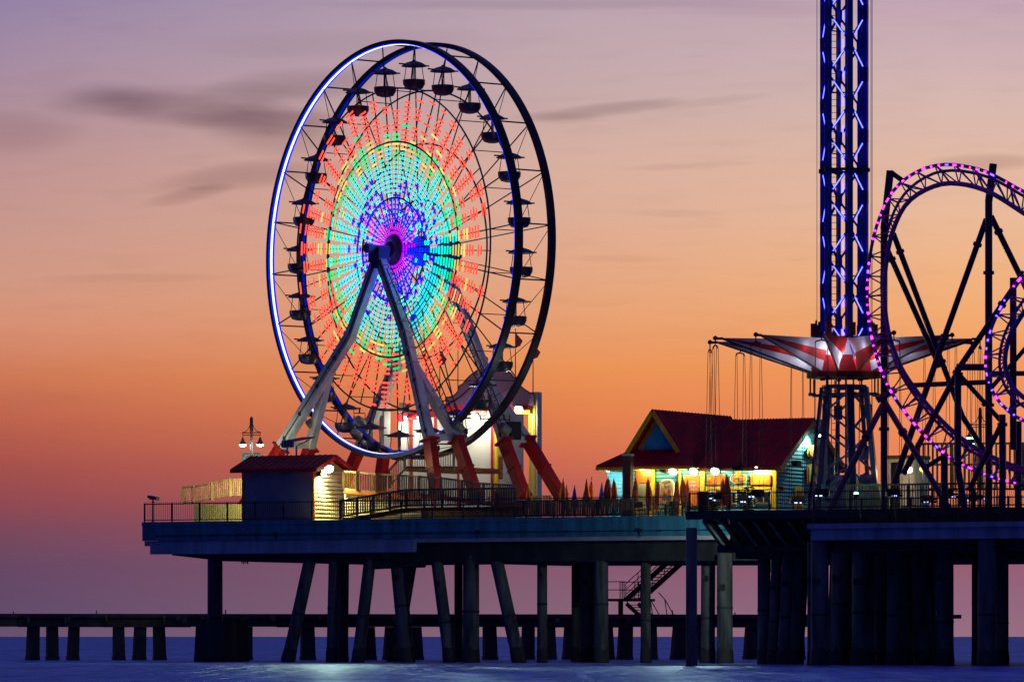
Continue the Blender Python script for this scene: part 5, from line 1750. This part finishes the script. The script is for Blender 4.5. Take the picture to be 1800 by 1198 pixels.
def build_coaster():
    def Yl(px): return 279 - (px - 1528) * .014
    def Y2(px): return 271 - (px - 1735) * .014
    r = thing('roller_coaster', 'dark roller coaster with a tall curling truss track lit by magenta LEDs', 'roller coaster', P(1680, 900, 275))
    out1 = [(1835, 352), (1800, 336), (1768, 318), (1738, 303), (1705, 294), (1668, 290), (1632, 296), (1600, 312), (1578, 332), (1560, 360), (1546, 395), (1537, 430), (1531, 470), (1528.5, 510), (1530, 550), (1536, 590),
            (1545, 628), (1558, 664), (1576, 698), (1602, 734), (1632, 768), (1664, 797), (1696, 817), (1735, 834), (1775, 846), (1830, 858)]
    in1 = [(1835, 396), (1800, 375), (1768, 354), (1738, 337), (1705, 326), (1668, 322), (1640, 328), (1612, 342), (1592, 360), (1578, 384), (1567, 414), (1560, 445), (1556, 478), (1554.5, 510), (1556, 545), (1561, 580),
           (1570, 612), (1582, 642), (1600, 672), (1624, 704), (1652, 736), (1682, 764), (1712, 786), (1746, 804), (1783, 819), (1830, 832)]
    out2 = [(1850, 440), (1812, 476), (1790, 498), (1772, 524), (1756, 555), (1743, 588), (1737, 620), (1737, 650), (1744, 678), (1757, 702), (1776, 722), (1800, 738), (1840, 752)]
    in2 = [(1870, 478), (1838, 508), (1815, 530), (1797, 553), (1782, 577), (1772, 600), (1767, 624), (1767, 645), (1772, 664), (1781, 681), (1795, 695), (1814, 706), (1850, 716)]
    leds = 0
    for oi, (O, I, YF, nl, ncol) in enumerate(((out1, in1, Yl, 0, 0), (out2, in2, Y2, 0, 1))):
        oc = resample(spline([P(x, y, YF(x)) for x, y in O]), .55)
        ic_full = resample(spline([P(x, y, YF(x)) for x, y in I]), .2)
        slope = .014 / (1 / 32.5)
        pd = Vector((1, -slope, 0)).normalized(); N = Vector((pd.y, -pd.x, 0)); N = N if N.y < 0 else -N
        G = .36
        ic = []
        m = len(oc)
        # matching spine points by arc fraction
        icr = resample(ic_full, sum((b - a).length for a, b in zip(ic_full[:-1], ic_full[1:])) / (m - 1))
        while len(icr) < m: icr.append(icr[-1])
        def wr(i):
            f = i / (m - 1)
            if ncol: return .55
            return .26 if f < .22 else (.26 + (f - .22) / .3 * .46 if f < .52 else .72)
        rails = {1: [p + N * G for p in oc], -1: [oc[i].lerp(icr[i], wr(i)) - N * G for i in range(m)]}
        for sg in (-1, 1):
            mb = MB(); mb.path(rails[sg], .095 if sg > 0 else .085, 8, up=N); obj('rail', mb, M_track, r, smooth=True)
        mb = MB(); mb.path(icr[:m], .135, 10, up=N); obj('spine_tube', mb, M_track, r, smooth=True)
        mb = MB()
        for i in range(0, m - 2, 2):
            for sg in (-1, 1):
                q = rails[sg][i]
                mb.tube(q, icr[min(i + 1, m - 1)], .04, n=5); mb.tube(rails[sg][min(i + 2, m - 1)], icr[min(i + 1, m - 1)], .04, n=5)
            mb.beam(rails[-1][i], rails[1][i], .08, .08)
            if i % 4 == 0: mb.beam(oc[i], icr[i], .09, .09)
        obj('lattice', mb, M_track, r)
        # LED bars on the camera-side rail
        fine = resample(oc, .45)
        for i, p in enumerate(fine[1:-1]):
            T = (fine[i + 2] - fine[i]).normalized()
            inw = (icr[min(int(i / len(fine) * m), m - 1)] - p).normalized()
            q = p + N * (G + .095) + inw * .03
            hl = rnd.choice((.035, .06, .09, .12, .03))
            if rnd.random() < .05: continue
            mb = MB(); mb.obox(q, T * hl, N * .03, T.cross(N).normalized() * rnd.uniform(.03, .055))
            x = rnd.random()
            if ncol == 0: em = E_mag if x < .78 else (E_mag2 if x < .87 else E_vio)
            else: em = E_vio if x < .62 else E_mag
            obj('led_light', mb, em, r); leds += 1

    def sup(x0, y0, x1, y1, w, Y=None, Yb=None, fl=(), name='support_column'):
        Ya = Y or 277; Yc = Yb or Ya
        a, b = P(x0, y0, Ya), P(x1, y1, Yc)
        mb = MB(); rr = w * Ya / F / 2
        mb.tube(a, b, rr, n=12)
        for f in fl:
            p = a.lerp(b, f); d = (b - a).normalized(); mb.tube(p - d * .09, p + d * .09, rr * 1.5, n=12)
        obj(name, mb, M_coaster, r, smooth=True)
    # rear column of the loop and its raking legs
    sup(1554, 905, 1554, 400, 12.5, 279, fl=(.3,)); sup(1554, 402, 1565, 300, 13.5, 279)
    sup(1565, 302, 1590, 320, 9, 279, name='support_arm')
    sup(1570, 410, 1692, 732, 10, 279.5, 281, fl=(.1, .7), name='support_brace'); sup(1692, 732, 1735, 800, 10, 281, fl=(), name='support_brace')
    sup(1556, 430, 1652, 645, 10, 280, 281, fl=(.12,), name='support_brace')
    sup(1551, 712, 1456, 900, 11, 278.5, 274, fl=(.3,), name='support_brace'); sup(1556, 708, 1668, 893, 11, 278.5, 274, fl=(.28,), name='support_brace')
    sup(1541, 703, 1574, 684, 13, 278.6, name='support_arm')
    # tall column at the top of the loop
    sup(1738, 905, 1738, 352, 13, 277, fl=(.35, .77)); sup(1738, 354, 1746, 288, 13.5, 277)
    sup(1734, 385, 1655, 607, 10.5, 277.3, 279, fl=(.2, .93), name='support_brace'); sup(1655, 607, 1571, 850, 11, 279, fl=(), name='support_brace')
    sup(1742, 380, 1830, 560, 10.5, 277.3, 279, fl=(.15,), name='support_brace')
    sup(1800, 478, 1690, 640, 10.5, 274, 276, fl=(.35,), name='support_brace'); sup(1690, 640, 1588, 832, 10.5, 276, 278, fl=(.08,), name='support_brace')
    # lower posts
    sup(1684, 822, 1684, 645, 12, 273, fl=(.05, .93)); sup(1684, 822, 1697, 905, 12, 273)
    sup(1681, 645, 1735, 645, 12, 273, name='support_arm'); sup(1600, 677, 1740, 671, 9, 279, 277, name='support_arm'); sup(1738, 656, 1840, 656, 9, 277, name='support_arm')
    sup(1688, 660, 1760, 740, 8.5, 273, fl=(.6,), name='support_brace'); sup(1762, 905, 1762, 728, 12, 272, fl=(.9,))
    sup(1760, 745, 1703, 862, 9.5, 272, 272.8, name='support_brace')
    sup(1781, 790, 1781, 488, 12, 276); sup(1830, 580, 1742, 682, 8, 276, name='support_brace')
    sup(1660, 905, 1660, 800, 13, 274); sup(1790, 905, 1790, 740, 12, 277)
    sup(1628, 820, 1660, 800, 8, 274, name='support_arm')


build_coaster()


# ---------------------------------------------------------------- small things right of the tower
def build_right():
    t = 4.0
    r = thing('ticket_booth', 'small white booth with brown roof edge beside the coaster column', 'booth', Dz(1582, t, DECK))
    s0, s1 = sat(1562, t), sat(1607, t); zt = zat(1580, 806, t)
    mb = MB(); mb.sbox(s0, s1, t, t + 2, DECK, zt); obj('wall', mb, M_whitew, r)
    mb = MB(); mb.sbox(s0 - .1, s1 + .1, t - .2, t + 2.1, zt + .003, zt + .2); obj('roof', mb, M_brown, r)
    mb = MB(); mb.sbox(sat(1567, t), sat(1582, t), t - .04, t + .02, DECK, zat(1580, 812, t)); obj('door', mb, M_glass, r)
    t = 2
    for px, py, em, w, lab in ((1622, 824, E_orange, 120, 'glaring orange lamp in front of the picket fence'), (1598, 826, emat('warm_globe', (1, .85, .45), 14), 60, 'smaller warm lamp left of the glaring orange lamp')):
        p = D(px, py, t); q = thing('post_lamp', lab, 'light', Vector((p.x, p.y, DECK)))
        mb = MB(); mb.lathe(p - Z * .15, [(.05, 0), (.16, .06), (.19, .18), (.13, .3), (.05, .34)], 14); obj('globe', mb, em, q, smooth=True)
        mb = MB(); mb.tube(Vector((p.x, p.y, DECK)), p - Z * .14, .035, n=8); mb.lathe(p + Z * .18, [(.14, 0), (.1, .06), (.03, .1)], 10); obj('post', mb, M_steel_d, q)
        lamp(p - QV * .35, (1.0, .62, .22) if em is E_orange else (1, .85, .5), w, r=.15)
    # cabinet with green glow behind
    p = D(1704, 783, 6)
    q = thing('roof_lamp', 'dark shaded lamp with green glow above the picket fence', 'light', p)
    mb = MB(); mb.obox(p + Z * .25, PV * .35, QV * .2, Z * .12); mb.beam(p - Z * 2.5, p + Z * .2, .06); obj('shade', mb, M_black, q)
    mb = MB(); mb.obox(p + Z * .1, PV * .26, QV * .12, Z * .02); obj('lens', mb, E_green, q)
    lamp(p, (.35, 1, .7), 35, r=.1)
    # dark planters with shrubs by the windows
    for px, t, hgt, lab in ((1316, 4.8, 1.25, 'dark leafy shrub in a pot in front of the house windows'), (1252, 4.8, .8, 'smaller dark shrub in a pot by the rust umbrellas'), (1447, 0.5, 1.1, 'dark shrub in a pot beside the tower leg')):
        p = Dz(px, t, DECK)
        r = thing('potted_shrub', lab, 'plant', p)
        mb = MB(); mb.lathe(p, [(.25, 0), (.36, .45), (.33, .45)], 14); obj('pot', mb, M_concd, r)
        mb = MB()
        for k in range(420):
            u = rnd.random() * 2 * pi; w = rnd.uniform(-1, 1); rr = rnd.random() ** .4
            q = p + Z * (.45 + hgt * .5) + Vector((cos(u) * sqrt(1 - w * w) * .62, sin(u) * sqrt(1 - w * w) * .62, w * hgt * .62)) * rr
            a = Vector((rnd.uniform(-1, 1), rnd.uniform(-1, 1), rnd.uniform(-1, 1))).normalized() * .09; b = a.cross(Vector((rnd.random(), rnd.random(), rnd.random()))).normalized() * .04
            mb.poly([q - a, q + b, q + a, q - b])
        mb.tube(p + Z * .3, p + Z * (.5 + hgt * .5), .04, n=6)
        obj('foliage', mb, M_leaf, r, norm=False)
    # service post with amber strip at the platform edge
    p = D(1574, 914, -15.0); p.z = 7.5
    mb = MB(); mb.tube(p, p + Z * 1.35, .045, n=8); mb.lathe(p + Z * 1.35, [(.05, 0), (.07, .05), (.02, .12)], 8)
    tag(obj('marker_post', mb, mat('amber_post', (.5, .25, .04), .5)), 'thin amber painted post at the lower platform railing', 'post')
    p = D(1590, 824, -5)
    mb = MB(); q = Dz(1236, -7.6, DECK); mb.lathe(q, [(.3, 0), (.32, .1), (.32, 1.0), (.36, 1.02), (.3, 1.15)], 16)
    tag(obj('litter_bin', mb, M_brown, smooth=True), 'round dark litter bin at the corner of the steel terrace', 'litter bin')


build_right()
